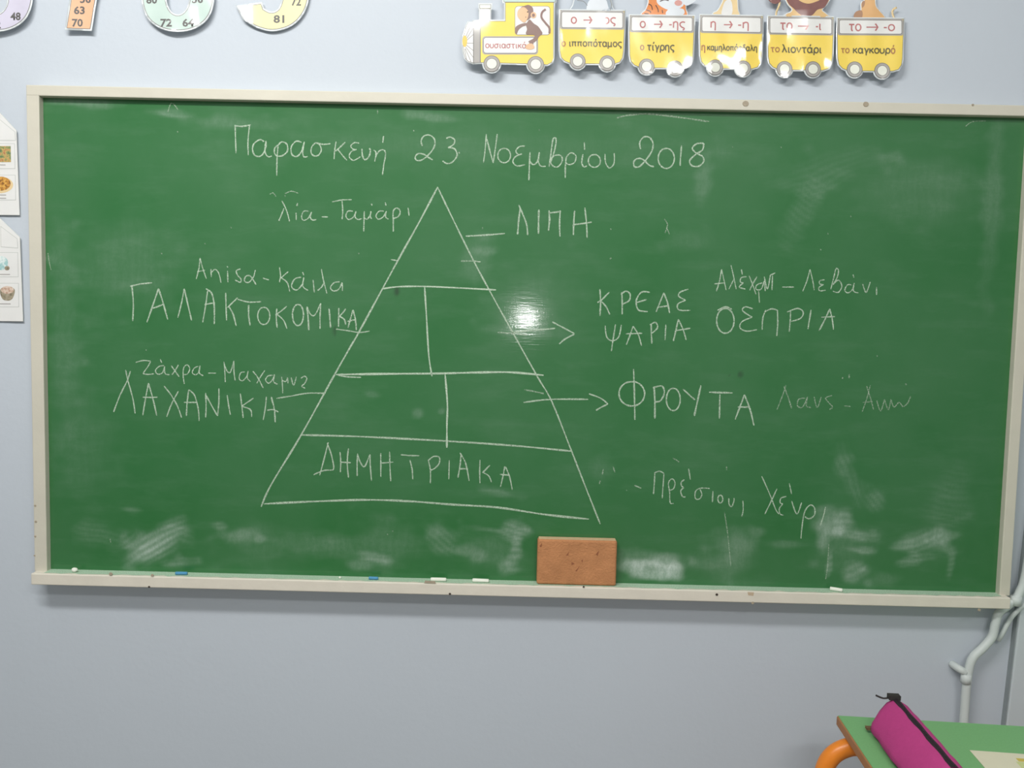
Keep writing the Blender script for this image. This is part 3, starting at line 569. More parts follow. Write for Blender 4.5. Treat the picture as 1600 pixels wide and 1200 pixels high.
def stroke2(pts, w, k=5):
    P = catmull([(x, y, 0) for x, y in pts], k); L = []; Rr = []; n = len(P)
    for i, p in enumerate(P):
        d = (P[min(i + 1, n - 1)] - P[max(i - 1, 0)]).normalized(); q = Vector((-d.y, d.x, 0)) * w / 2
        L.append(((p + q).x, (p + q).y)); Rr.append(((p - q).x, (p - q).y))
    return L + Rr[::-1]
def text(name, s, cx, cy, width, height, layer, m, parent, curl, rot=0.0, bold=0.012):
    cu = bpy.data.curves.new('t', 'FONT'); cu.body = s; cu.size = 1.0; cu.offset = bold; cu.resolution_u = 2
    o = bpy.data.objects.new('t', cu); col.objects.link(o)
    bpy.context.view_layer.update(); dg = bpy.context.evaluated_depsgraph_get()
    me = bpy.data.meshes.new_from_object(o.evaluated_get(dg))
    bpy.data.objects.remove(o); bpy.data.curves.remove(cu)
    bm = bmesh.new(); bm.from_mesh(me); bpy.data.meshes.remove(me)
    if not bm.verts: bm.free(); return None
    x0 = min(v.co.x for v in bm.verts); x1 = max(v.co.x for v in bm.verts)
    c, sn = math.cos(rot), math.sin(rot); sx = width / (x1 - x0)
    for v in bm.verts:                     # height = size of a capital letter; baseline centred on a capital's middle
        x = (v.co.x - (x0 + x1) / 2) * sx; y = -(v.co.y - 0.28) * height / 0.70
        v.co = Vector((cx + x * c - y * sn, cy + x * sn + y * c, 0))
    return place(bm, name, layer, m, parent, curl)

EL = lambda cx, cy, rx, ry: [(cx + rx * math.cos(math.radians(a)), cy + ry * math.sin(math.radians(a))) for a in range(90, 451, 30)]
ACC = [(.46, 1.28), (.62, 1.62)]
GL = {'ο': (.9, [EL(.45, .5, .38, .5)]), 'α': (.98, [EL(.42, .5, .36, .5), [(.82, 1), (.80, .3), (.86, .05), (.98, 0)]]), 'υ': (.9, [[(.08, 1), (.08, .35), (.25, .03), (.5, 0), (.75, .2), (.82, .55), (.76, 1)]]),
      'σ': (1.0, [EL(.42, .48, .36, .48), [(.42, .97), (1.0, .97)]]), 'ς': (.82, [[(.85, .9), (.5, 1), (.15, .78), (.12, .42), (.4, .1), (.68, -.02), (.72, -.22), (.52, -.38)]]), 'ι': (.42, [[(.16, 1), (.16, .22), (.22, .04), (.38, 0)]]),
      'τ': (.82, [[(0, .95), (.8, .95)], [(.38, .95), (.38, .22), (.44, .04), (.58, 0)]]), 'κ': (.84, [[(.1, 1), (.1, 0)], [(.76, 1), (.14, .45)], [(.3, .6), (.8, 0)]]), 'π': (1.06, [[(0, .93), (1.0, .93)], [(.22, .9), (.2, 0)], [(.76, .9), (.76, .2), (.9, 0)]]),
      'μ': (.98, [[(.1, 1), (.1, -.45)], [(.1, .35), (.25, .04), (.5, 0), (.7, .25), (.75, 1)], [(.75, .3), (.8, .03), (.93, 0)]]), 'γ': (.88, [[(.03, .95), (.22, .9), (.4, .3), (.42, -.45)], [(.85, 1), (.46, .05)]]), 'ρ': (.92, [EL(.5, .5, .36, .5), [(.13, .5), (.1, -.45)]]),
      'η': (.86, [[(.1, 1), (.1, 0)], [(.1, .7), (.3, .97), (.56, .96), (.72, .72), (.72, -.45)]]), 'λ': (.92, [[(.08, 1.45), (.26, 1.42), (.42, 1.0), (.86, 0)], [(.44, .95), (.1, 0)]]), 'ν': (.84, [[(.05, 1), (.4, 0), (.78, 1)]]),
      'δ': (.9, [EL(.45, .42, .36, .43), [(.78, 1.36), (.48, 1.46), (.28, 1.25), (.62, .84)]]), '-': (.5, [[(.06, .5), (.46, .5)]]), ' ': (.5, [])}
for a_, b_ in (('ά', 'α'), ('ό', 'ο'), ('ί', 'ι')): GL[a_] = (GL[b_][0], GL[b_][1] + [[(x - (.22 if b_ == 'ι' else 0), y) for x, y in ACC]])
def gtext(name, s, cx, cy, width, xh, layer, m, parent, curl, rot=0.0, weight=0.2):
    """rounded lower-case lettering drawn with a broad pen; cy is the middle of the letters' bodies"""
    total = sum(GL[c][0] for c in s) + 0.12 * (len(s) - 1); kx = width / total; pen = 0.0; bm = bmesh.new(); c_, s_ = math.cos(rot), math.sin(rot)
    for ch in s:
        for st in GL[ch][1]:
            straight = len(st) < 4 and ch in 'κνπτ-'
            pts = [((pen + x) * kx - width / 2, -(y - 0.5) * xh) for x, y in st]
            P = [Vector((x, y, 0)) for x, y in pts] if straight or len(pts) < 3 else catmull([(x, y, 0) for x, y in pts], 3)
            n = len(P); w = xh * weight / 2; L = []; Rr = []
            for i, p in enumerate(P):
                d0 = (P[i] - P[i - 1]).normalized() if i else (P[1] - P[0]).normalized(); d1 = (P[i + 1] - P[i]).normalized() if i < n - 1 else d0
                d = (d0 + d1).normalized(); q = Vector((-d.y, d.x, 0)) * w
                for lst, v in ((L, p + q), (Rr, p - q)): lst.append(bm.verts.new((cx + v.x * c_ - v.y * s_, cy + v.x * s_ + v.y * c_, 0)))
            for i in range(n - 1): bm.faces.new((L[i], L[i + 1], Rr[i + 1], Rr[i]))
        pen += GL[ch][0] + 0.12
    return place(bm, name, layer, m, parent, curl)
# ---- train
def make_curl(x0, x1, ytop, ybot, lift, seed, amp=1.0, flat=False, tilt=0.0062):
    r = random.Random(seed); a = [r.uniform(0, 6.28) for _ in range(6)]
    fx, fy = r.uniform(1.3, 2.2), r.uniform(1.0, 1.8); tw = r.uniform(-1, 1)
    def f(x, y):
        u = (x - x0) / (x1 - x0); v = (y - ytop) / (ybot - ytop)
        e = max(0.0, min(1.0, v))
        if flat: b = 0.003 + lift * min(1.0, max(0.0, (y + 45) / 60.0)) + tilt * v
        else: b = 0.004 + lift * e ** 1.25
        w = 0.0013 * math.sin(fx * 6.28 * u + 2.1 * v + a[0]) + 0.0009 * math.sin(fy * 6.28 * v + 3 * u + a[1]) + 0.00025 * math.sin(19 * u - 13 * v + a[2])
        return max(0.001, b + amp * (w + 0.0022 * tw * (u - .5) * v))
    return f
def tilted(pts, xl, slope): return [(x, y + (x - xl) * slope) for x, y in pts]
def wheel(cx, cy, r, parent, curl, layer=3):
    w = sheet('wheel', [circ(cx, cy, r)], layer, M['line'], parent, curl)
    sheet('wheel_tyre', [circ(cx, cy, r - 1.0)], layer + 1, M['grey'], w, curl)
    sheet('wheel_rim', [circ(cx, cy, r * .66)], layer + 2, M['line'], w, curl)
    sheet('wheel_hub', [circ(cx, cy, r * .60)], layer + 3, M['hub'], w, curl)
GR = 'yellow paper train cutouts above the board'
def wagon(xl, xr, yt, slope, ypb, yb, w1, w2, top, low, label, seed, figure, lift=0.012, glossy=True):
    curl = make_curl(xl, xr, yt - 60, yb + 14, lift, seed, 0.9, glossy)
    p = at((xl + xr) / 2, yb, YW)
    t = empty('train_wagon_card', (p.x, 0, p.z), label, 'paper train', GR)
    T = lambda q: tilted(q, xl, slope)
    body = T([(xl + 1, yt), (xr + 1, yt), (xr + .5, ypb), (xr - 1, yb - 22), (xr - 2.5, yb - 12), (xr - 7, yb - 5), (xr - 16, yb - 2), (xl + 18, yb - 2), (xl + 8, yb - 6), (xl + 2.5, yb - 12), (xl + .5, yb - 22), (xl, ypb)])
    figure(t, curl)
    sheet('card', [grow(body, 1.8)], 2, M['film'], t, curl, thick=0.0006)
    for cx, cy in (w1, w2): sheet('wheel_backing', [circ(cx, cy, 14.2)], 2, M['film'], t, curl, thick=0.0006)
    sheet('outline', [body], 3, M['line'], t, curl)
    sheet('yellow_panel', [grow(body, -0.8)], 4, M['yellow'], t, curl)
    sheet('panel_border', [T(rrect(xl + 1, yt + .5, xr, ypb, 3))], 5, M['grey'], t, curl)
    sheet('panel_line', [T(rrect(xl + 3.2, yt + 2.4, xr - 2, ypb - 2, 2.5))], 6, M['line'], t, curl)
    sheet('white_panel', [T(rrect(xl + 3.9, yt + 3.1, xr - 2.7, ypb - 2.7, 2.2))], 7, M['white'], t, curl)
    rot = math.atan(slope)
    for s, cx, w, h, dy in top:
        if s == '>':
            yy = (yt + ypb) / 2 + (cx - xl) * slope + 0.5
            sheet('arrow', [[(cx - w / 2, yy - .9), (cx + w / 2 - 2, yy - .9), (cx + w / 2 - 5, yy - 5), (cx + w / 2 - 2.8, yy - 6), (cx + w / 2 + 1, yy), (cx + w / 2 - 2.8, yy + 6), (cx + w / 2 - 5, yy + 5), (cx + w / 2 - 2, yy + .9), (cx - w / 2, yy + .9)]], 8, M['red'], t, curl)
        else: gtext('lettering', s, cx, (yt + ypb) / 2 + dy + (cx - xl) * slope, w, h * .78, 8, M['red'], t, curl, rot, 0.22)
    for s, cx, w, h, mm in low: gtext('lettering', s, cx, (ypb + yb) / 2 - 5.0 + (cx - xl) * slope, w, h * .80, 8, M[mm], t, curl, rot, 0.24)
    for cx, cy in (w1, w2): wheel(cx, cy, 12.3, t, curl, 8)
    return t
def figure_of(name, parts):
    def f(t, curl):
        o = None
        for i, (nm, loop, mm) in enumerate(parts):
            if o is None:
                sheet('figure_backing', [grow(loop, 1.6)], 0, M['film'], t, curl, thick=0.0006)
                o = sheet(name, [loop], 1, M[mm], t, curl)
            else: sheet(nm, [loop], 1 + 0.35 * i, M[mm], o, curl)
    return f
S2 = lambda x, y: (700 + x / 5.333, y / 5.333); S3 = lambda x, y: (950 + x / 5.926, y / 5.926); S4 = lambda x, y: (1170 + x / 5.714, y / 5.714)
mp = lambda S, q: [S(*a) for a in q]
hippo = figure_of('hippo_picture', [('', smooth(mp(S2, [(1042, 110), (1045, 40), (1060, -30), (1040, -90), (1080, -160), (1200, -190), (1320, -160), (1360, -90), (1345, -30), (1362, 50), (1358, 110)])), 'hippo'),
    ('pale_patch', smooth(mp(S2, [(1170, 105), (1160, 40), (1200, -10), (1300, -10), (1330, 40), (1325, 105)])), 'tigerwhite'), ('snout', circ(925, -18, 21, 11), 'hippo'), ('arm_line', stroke2(mp(S2, [(1075, 5), (1130, 15), (1160, 50)]), .8), 'line'),  # pale patch over the grey body
    ('arm_line', stroke2(mp(S2, [(1350, 0), (1362, 45), (1350, 90)]), .8), 'line'), ('foot', circ(943, 18.5, 3, 2.6), 'hippo'), ('foot', circ(950, 18.5, 3, 2.6), 'hippo')])
tiger = figure_of('tiger_picture', [('', smooth(mp(S3, [(330, 150), (352, 90), (375, 20), (370, -80), (430, -150), (600, -160), (690, -90), (710, 0), (716, 80), (700, 160)])), 'tiger'),
    ('face', smooth(mp(S3, [(450, 20), (520, 80), (600, 95), (690, 60), (700, -20), (600, -80), (480, -60)])), 'tigerwhite'), ('nose', circ(*S3(650, 30), 6, 4.5), 'pinknose'), ('chest', smooth(mp(S3, [(540, 140), (560, 90), (640, 80), (700, 90), (690, 140)])), 'tigerwhite'),
    ('paw', smooth(mp(S3, [(690, 0), (810, -10), (790, 25), (720, 55)])), 'tigerwhite')] +
    [('stripe', stroke2(mp(S3, q), 1.3), 'stripe') for q in ([(352, 95), (385, 105), (395, 122)], [(335, 128), (375, 130)], [(375, 40), (400, 55), (410, 95)], [(440, 50), (460, 85), (465, 115)], [(500, 95), (505, 125)], [(480, 15), (520, 0), (560, 8)])])
giraffe = figure_of('giraffe_picture', [('', smooth(mp(S3, [(985, 160), (975, 125), (1010, 105), (1040, 60), (1070, -20), (1060, -180), (1110, -240), (1170, -200), (1190, -60), (1200, 90), (1205, 160)])), 'giraffe')] +
    [('patch', circ(*S3(a, b), 2.6, 2.2), 'spot') for a, b in ((1090, -20), (1150, -60), (1100, -110))] + [('painted_glare', smooth(mp(S3, [(1050, 110), (1080, 20), (1130, 0), (1150, 60), (1140, 140), (1060, 140)])), 'white')])  # white shape over the neck is glare painted as colour
lion = figure_of('lion_picture', [('', smooth(mp(S4, [(325, 165), (335, 130), (375, 110), (385, 80), (345, 30), (320, -60), (380, -160), (530, -200), (680, -160), (735, -60), (700, 30), (650, 90), (690, 130), (695, 165)])), 'lion'),
    ('mane', smooth(mp(S4, [(350, 30), (325, -60), (385, -155), (530, -190), (675, -155), (728, -60), (708, 10), (670, 70), (610, 90), (560, 140), (490, 150), (440, 120), (400, 80)])), 'mane'), ('face', smooth(mp(S4, [(430, -20), (450, -90), (540, -110), (620, -90), (640, -10), (590, 20), (530, 35), (470, 20)])), 'lion'),
    ('paw', circ(*S4(360, 140), 5, 3.6), 'lion'), ('paw', circ(*S4(660, 140), 5, 3.6), 'lion')])
def lion_all(t, curl):
    lion(t, curl)
    sheet('tail', [stroke2(mp(S4, [(278, 20), (262, 70), (245, 110), (240, 165)]), 3)], 1, M['giraffe'], t, curl, thick=0.0004)
    sheet('tail_tuft', [smooth(mp(S4, [(170, -10), (190, 20), (230, 38), (275, 22), (285, -25), (250, -60), (190, -55)]))], 1.4, M['mane'], t, curl, thick=0.0004)
kang = figure_of('kangaroo_picture', [('', smooth(mp(S4, [(1000, 170), (1005, 90), (1005, 30), (1035, 0), (1020, -90), (1060, -170), (1130, -140), (1125, -40), (1130, 50), (1165, 100), (1200, 140), (1200, 170)])), 'kangaroo'),
    ('paw', smooth(mp(S4, [(940, 160), (940, 125), (965, 100), (1005, 95), (1015, 130), (1000, 165)])), 'kangdark'), ('arm', smooth(mp(S4, [(1010, 20), (1035, 10), (1030, 50), (1010, 70)])), 'kangdark')])
def kang_all(t, curl):
    kang(t, curl)
    sheet('tail', [stroke2(mp(S4, [(1320, 68), (1290, 85), (1280, 115), (1298, 170)]), 3.2)], 1, M['giraffe'], t, curl, thick=0.0004)
wagon(874, 975, 16.5, .010, 46, 102, (902.5, 96.5), (948.5, 99.5), [('ο', 896.5, 9, 12, 1), ('>', 918, 13, 8, 0), ('-ος', 949, 25, 12, 1)], [('ο', 880.5, 6, 9, 'brownred'), ('ιπποπόταμος', 930, 82, 9, 'ink')], 'yellow train wagon with grey hippo, right behind the locomotive', 11, hippo)
wagon(983, 1083.5, 24.5, .010, 51, 108.5, (1010, 104.5), (1054.5, 107.5), [('ο', 1004, 9, 12, 1), ('>', 1028, 13, 8, 0), ('-ης', 1057, 25, 12, 1)], [('ο', 1003, 6, 9, 'brownred'), ('τίγρης', 1032, 42, 10, 'ink')], 'yellow train wagon with striped orange tiger', 23, tiger)
wagon(1093, 1190.5, 24, .018, 52, 109, (1117, 106), (1160.5, 107.5), [('η', 1114, 9, 12, 1), ('>', 1137, 13, 8, 0), ('-η', 1161, 18, 12, 1)], [('η', 1098.5, 6, 10, 'brownred'), ('καμηλοπάρδαλη', 1143.5, 78, 8, 'ink')], 'yellow train wagon with pale giraffe, third wagon of the train', 37, giraffe)
wagon(1199, 1301, 26, .015, 54.5, 111.5, (1225, 108.5), (1269.5, 108.8), [('το', 1228, 19, 13, 1), ('>', 1254, 16, 8, 0), ('-ι', 1278, 9, 12, 1)], [('το', 1210.5, 14, 8.5, 'brownred'), ('λιοντάρι', 1252, 62, 10, 'ink')], 'yellow train wagon with brown-maned lion, second from the right', 43, lion_all)
wagon(1307.5, 1410.5, 29, .006, 55.5, 113.5, (1334.5, 109), (1377.5, 111), [('το', 1335.5, 19, 13, 1), ('>', 1362, 18, 8, 0), ('-ο', 1388.5, 18, 12, 1)], [('το', 1320, 13, 8.5, 'brownred'), ('καγκουρ', 1361, 58, 9.5, 'ink'), ('ό', 1394.5, 6.5, 10, 'brownred')], 'yellow train wagon with tan kangaroo, rightmost of the train', 57, kang_all, 0.017, False)
# locomotive
curl = make_curl(723, 866, -40, 114, 0.012, 9, 0.22, True, 0.0095)
p = at(795, 100, YW)
loco = empty('train_engine_card', (p.x, 0, p.z), 'yellow paper locomotive with a brown monkey at the cab window', 'paper train', GR)
Q = lambda x, y: (730 + x / 9.233, y / 9.233)
fan = [(740, 35.5), (731.5, 35.5), (728, 42), (724.5, 55), (723.2, 68), (724, 82), (727, 92), (732, 97), (740, 99)]
body = [(750.5, 33.4), (750.5, 14), (749.3, 14), (749.3, 7.2), (767.3, 7.2), (767.3, 14), (765.8, 14), (765.8, 33.2), (789.4, 33.2), (789.4, 4), (787, 3.5), (786, -8), (869, -8), (867.5, 3.5), (865.3, 4.3), (865, 40), (864.5, 92), (862, 98), (855, 102), (845, 101), (750.5, 98.5), (740, 99), (740, 34)]
sheet('card', [grow(body, 2.0)], 0, M['film'], loco, curl, thick=0.0006)
sheet('fan_backing', [grow(fan, 1.6)], 0, M['film'], loco, curl, thick=0.0006)
for c in ((768.4, 100.3), (837, 101.3)): sheet('wheel_backing', [circ(c[0], c[1], 15)], 0, M['film'], loco, curl, thick=0.0006)
sheet('outline', [body], 1, M['line'], loco, curl)
sheet('yellow_body', [[(751.2, 34), (790.1, 34), (790.1, 4.6), (864.6, 4.6), (864.2, 92), (861.6, 97.6), (855, 101.2), (845, 100.2), (751.2, 97.8)]], 2, M['yellow'], loco, curl)
sheet('cab_roof', [[(787.6, 3.2), (786.8, -7.2), (868.2, -7.2), (867, 3.4)]], 2, M['mint'], loco, curl)
sheet('chimney', [[(751.2, 32.8), (751.2, 14.6), (765.2, 14.6), (765.2, 32.8)]], 2, M['yellow'], loco, curl)
sheet('chimney_cap', [[(750, 13.4), (750, 7.9), (766.6, 7.9), (766.6, 13.4)]], 2, M['hub'], loco, curl)
sheet('grey_band', [[(740.6, 34), (749.8, 34), (749.8, 98), (740.6, 98.2)]], 2, M['grey'], loco, curl)
fo = sheet('front_fan', [fan], 1, M['line'], loco, curl)
sheet('fan_face', [grow(fan, -.7)], 2, M['white'], fo, curl)
for q in ([(728, 58), (737, 37)], [(729, 61), (740, 44)], [(729, 64), (740, 54)], [(729, 68), (740, 68)], [(729, 71), (740, 80)], [(728, 74), (740, 91)], [(727, 76), (736, 97)], [(726, 77), (729, 93)]):
    sheet('fan_line', [stroke2(q, .7)], 3, M['line'], fo, curl)
sheet('fan_hub', [circ(726.3, 65, 3.7, 9)], 4, M['hotyellow'], fo, curl)
wi = sheet('cab_window', [rrect(804.4, 10, 859.6, 55.4, 5)], 3, M['line'], loco, curl)
sheet('window_face', [rrect(805.1, 10.7, 858.9, 54.7, 4.5)], 4, M['white'], wi, curl)
pl_ = sheet('name_plate', [rrect(753.6, 57.2, 840.6, 85.8, 5)], 3, M['grey'], loco, curl)
sheet('plate_line', [rrect(755.4, 59, 839, 84, 4)], 4, M['line'], pl_, curl)
sheet('plate_face', [rrect(756.1, 59.7, 838.3, 83.3, 3.5)], 5, M['white'], pl_, curl)
gtext('lettering', 'ουσιαστικά', 790.5, 72.6, 64, 6.2, 6, M['red'], pl_, curl, 0.01, 0.22)
mk = sheet('monkey_picture', [smooth(mp(Q, [(870, 320), (905, 290), (960, 345), (1020, 385), (1060, 440), (1085, 490), (1040, 530), (1000, 590), (950, 625), (880, 608), (955, 560), (965, 515), (850, 500), (862, 430), (850, 370)]))], 6.5, M['monkey'], loco, curl)
sheet('arm', [smooth(mp(Q, [(855, 340), (780, 350), (705, 390), (688, 450), (712, 500), (740, 440), (790, 395), (858, 368)]))], 6.9, M['monkey'], mk, curl)
sheet('tail', [stroke2(mp(Q, [(1132, 140), (1080, 185), (1072, 260), (1130, 340), (1185, 410), (1185, 485)]), 3.2)], 7, M['monkey'], mk, curl)
sheet('head', [smooth(mp(Q, [(830, 90), (890, 78), (945, 120), (950, 190), (905, 270), (850, 300), (800, 260), (780, 180), (770, 120)]))], 7.3, M['monkey'], mk, curl)
sheet('ear', [circ(*Q(955, 225), 4.4, 4.8)], 7.6, M['tan'], mk, curl); sheet('ear_inner', [circ(*Q(955, 228), 2.4, 2.8)], 7.9, M['monkey'], mk, curl)
sheet('muzzle', [smooth(mp(Q, [(760, 130), (820, 110), (880, 170), (875, 260), (830, 330), (770, 300), (725, 240), (728, 170)]))], 8.2, M['tan'], mk, curl)
sheet('eye', [circ(*Q(872, 180), 1.1)], 8.6, M['stripe'], mk, curl); sheet('nostril', [circ(*Q(845, 255), .7)], 8.6, M['stripe'], mk, curl)
sheet('hand', [smooth(mp(Q, [(880, 640), (940, 640), (970, 690), (930, 720), (860, 715), (840, 680)]))], 8.2, M['tan'], mk, curl)
sheet('wrist', [smooth(mp(Q, [(900, 600), (950, 600), (950, 650), (900, 645)]))], 7.6, M['monkey'], mk, curl)
for c in ((768.4, 100.3), (837, 101.3)): wheel(c[0], c[1], 13, loco, curl, 6)

# ---- number cutouts
GN = 'pastel number cutouts above the board'
def number(label, loops, m, texts, seed, lift=0.010, corner=None):
    xs = [x for x, y in loops[0]]; base = make_curl(min(xs), max(xs), -110, 55, lift, seed, 0.9 if corner is None else 0.3)
    curl = base if corner is None else (lambda x, y: base(x, y) + 0.0040 * math.exp(-((x - corner) / 15.0) ** 2) * max(0.0, y + 4) / 30.0)   # bend shaped to catch the lamp's glare on the tail
    p = at(sum(xs) / len(xs), 40, YW)
    t = empty('number_cutout', (p.x, 0, p.z), label, 'paper number', GN)
    sheet('card', [grow(loops[0], 2.6)] + [grow(l, -2.0) for l in loops[1:]], 0, M['film'], t, curl, thick=0.0006)
    sheet('outline', loops, 1, M['line'], t, curl)
    sheet('coloured_face', [grow(loops[0], -.9)] + [grow(l, .9) for l in loops[1:]], 2, M[m], t, curl)
    for s, cx, cy, w in texts: text('lettering', s, cx, cy, w, 11.5, 3, M['digitink'], t, curl, 0.0, 0.03)
o8 = smooth([(278, 47.5), (305, 42), (325, 25), (333, -5), (325, -35), (308, -55), (320, -80), (318, -112), (300, -132), (278, -138), (256, -132), (238, -112), (236, -80), (248, -55), (231, -35), (223.5, -5), (231, 25), (251, 42)])
number('mint green paper number eight beside the yellow nine', [o8, circ(278, -4, 19.5, 29), circ(277, -92, 15, 19)], 'mint', [('80', 237.5, 1, 17), ('72', 260, 37, 18), ('64', 294.5, 37, 18), ('56', 309, 0, 17)], 71)
o6 = smooth([(-8, 47.5), (20, 42), (41, 25), (49.5, -5), (42, -32), (20, -50), (-10, -52), (-8, -80), (15, -110), (5, -135), (-35, -115), (-58, -60), (-64, -5), (-55, 25), (-36, 42)])
number('lilac paper number six, leftmost and cut by the picture edge', [o6, circ(-6, -3, 20, 27)], 'lilac', [('48', 25, 27, 16), ('42', -6, 40, 16)], 72)
number('orange paper number seven beside the lilac six', [[(104.5, 44.5), (141.5, 46), (149, 0), (168, -62), (168, -104), (62, -104), (62, -70), (128, -68), (114, -20), (111, 5)]], 'orangecard', [('56', 134, 0, 17), ('63', 124.5, 17.5, 17), ('70', 121.5, 37, 17)], 73)
o9 = [(372.5, 11)] + [(v.x, v.y) for v in catmull([(382, 29, 0), (402, 41, 0), (426, 46.5, 0), (452, 40, 0), (470, 24, 0), (480, 0, 0), (484, -45, 0), (474, -95, 0), (440, -118, 0), (402, -112, 0), (378, -80, 0), (384, -45, 0), (410, -28, 0), (436, -32, 0), (443, -10, 0), (440, 8, 0), (433, 18, 0), (422, 20.5, 0), (411, 15, 0)], 5)] + [(408, 6)]
number('pale yellow paper number nine with tail bent to catch white glare', [o9, circ(430, -74, 17, 21)], 'lemon', [('81', 436, 31, 17), ('72', 463, 4, 15)], 90, 0.002, 384)

# ---- house-shaped picture cards at the left
def make_house(label, xe, ye, xb, yb, apex_y, items, seed):
    curl = make_curl(-60, xb, ye - 60, yb, -0.002, seed, 0.3)
    p = at(-10, yb, YW); t = empty('picture_card', (p.x, 0, p.z), label, 'picture card', 'house-shaped picture cards left of the board')
    loop = [(-54, ye - 2), (-20, apex_y), (-8, apex_y), (xe, ye), (xb, yb), (-52, yb - 1)]
    sheet('outline', [grow(loop, .6)], 0, M['cardline'], t, curl, thick=0.0006)
    sheet('card', [loop], 1, M['white'], t, curl, 8)
    for q, kind in items:
        f = sheet('picture_frame', [q], 2, M['cardline'], t, curl, 8)
        sheet('picture_paper', [grow(q, -.7)], 3, M['white'], f, curl, 8)
        for nm, lp, mm in kind: sheet(nm, [lp], 4 + 0.4 * (nm == 'topping'), M[mm], f, curl, 8)
bx = lambda a, b, c, d: [(a, b), (c, b + .4), (c + .6, d), (a, d)]
cap = lambda y, x1: ('caption', [(-6, y), (x1, y + .2), (x1, y + 1.6), (-6, y + 1.4)], 'grey')
make_house('white house-shaped card with two cooked food pictures, the upper card', 25.5, 204, 30.5, 336, 168, [([(-46, 196), (-8, 180), (24, 206), (25, 220), (-46, 219)], []),
    (bx(-46, 224, 23.5, 264), [('food_photo', bx(-30, 228, 17, 253.5), 'food_salad'), cap(257, 9)]), (bx(-46, 273, 24.5, 313), [('food_photo', circ(0, 289, 21, 13), 'giraffe'), ('topping', circ(2, 287, 15, 11), 'food_stew'), cap(304, 10), cap(309, 10)])], 81)
make_house('white house-shaped card with a cream bowl picture, the lower card', 31, 371, 36, 502, 334, [([(1, 353), (27.5, 373), (28.5, 388), (1.5, 386)], []),
    (bx(-46, 394, 28.5, 433), [('food_photo', circ(2, 411, 11, 11), 'food_teal'), ('topping', circ(11.5, 419, 4, 3.5), 'food_bowl'), cap(428, 16)]), (bx(-46, 442, 29.5, 480), [('food_photo', smooth([(1, 452), (12, 447), (23, 452), (22, 462), (17, 469), (7, 469), (2, 463)]), 'food_bowl'), ('topping', circ(12, 453, 10, 6), 'food_cream'), cap(474, 17)])], 82)

# ================================================================== PIPE AT THE RIGHT
pp = empty('wall_pipe', at(1506, 1127, -0.02), 'white painted pipe bending away from the lower right corner of the board', 'pipe')
yp = -0.030
def V(x, y, Y=yp): return at(x, y, Y)
low_ = V(1506, 1127)
path = catmull([Vector((low_.x - 0.012, yp, 0.0)), Vector((low_.x - 0.006, yp, 0.35)), low_, V(1509, 1085), V(1513, 1050), V(1520, 1028), V(1536, 1012), V(1550, 995), V(1555, 975), V(1561, 957), V(1577, 944), V(1592, 928), V(1606, 880), V(1630, 700), V(1660, 400)], 8)
bm = bmesh.new(); tube(bm, path, 0.0108, 14); finish(bm, 'pipe_run', M['pipe'], pp, True)
path = catmull([V(1600, 945, -0.02), V(1588, 956, -0.024), V(1578, 968, -0.024), V(1566, 990, -0.02), V(1560, 1000, -0.012)], 6)
bm = bmesh.new(); tube(bm, path, 0.0060, 10); finish(bm, 'pipe_branch', M['pipe'], pp, True)
for x, y, w in ((1509, 1060, 0.013), (1586, 938, 0.015)):
    c = V(x, y); bm = bmesh.new(); tube(bm, [c + Vector((0, 0, -.012)), c + Vector((0.001, 0, .012))], w, 14); finish(bm, 'pipe_collar', M['pipe'], pp, True)
c = V(1500, 1047); bm = bmesh.new(); tube(bm, catmull([c + Vector((.013, 0, -.006)), c + Vector((.002, 0, .001)), c + Vector((-.005, 0.012, .004)), c + Vector((-.006, 0.0295, .004))], 4), 0.0095, 10); finish(bm, 'pipe_clip', M['pipe'], pp, True)

# ================================================================== DESK, PENCIL CASE, PAPER
ZD = 0.70
a0 = atz(1307, 1117, ZD); ab = atz(1600, 1134, ZD); al = atz(1362, 1200, ZD)
ex = (ab - a0).normalized(); ey = (al - a0).normalized()
desk = empty('school_desk', (a0.x, a0.y, 0), 'green-topped school desk with orange tube legs at lower right', 'desk')
LX, LY, TH = 1.20, 0.55, 0.024
def dp(u, v, z): q = a0 + ex * u + ey * v; return Vector((q.x, q.y, z))
bm = bmesh.new(); q = [(0, 0), (LX, 0), (LX, LY), (0, LY)]
prism(bm, [dp(u, v, ZD - TH) for u, v in q], [dp(u, v, ZD - 0.0015) for u, v in q]); finish(bm, 'table_edge', M['deskedge'], desk, bevel=0.003)
bm = bmesh.new(); q = [(.003, .003), (LX - .003, .003), (LX - .003, LY - .003), (.003, LY - .003)]
prism(bm, [dp(u, v, ZD - 0.0015) for u, v in q], [dp(u, v, ZD) for u, v in q]); finish(bm, 'table_top', M['desk'], desk)
zu = ZD - TH
def leg(side, v0):
    s = 1 if side == 0 else -1; U = lambda u: u if side == 0 else LX - u
    return catmull([dp(U(0.17), v0, zu - 0.0215), dp(U(0.06), v0, zu - 0.0215), dp(U(0.012), v0, zu - 0.024), dp(U(-0.026), v0, zu - 0.050), dp(U(-0.043), v0, zu - 0.100), dp(U(-0.047), v0, zu - 0.2), dp(U(-0.047), v0, 0.3), dp(U(-0.047), v0, 0.02)], 8)
for side in (0, 1):
    for v0 in (0.06, LY - 0.06):
        bm = bmesh.new(); tube(bm, leg(side, v0), 0.0205, 16); lg = finish(bm, 'leg', M['orange'], desk, True)
        f0 = leg(side, v0)[-1]; bm = bmesh.new(); tube(bm, [Vector((f0.x, f0.y, 0.0)), Vector((f0.x, f0.y, 0.03))], 0.0235, 14); finish(bm, 'leg_cap', M['dark'], lg, True)
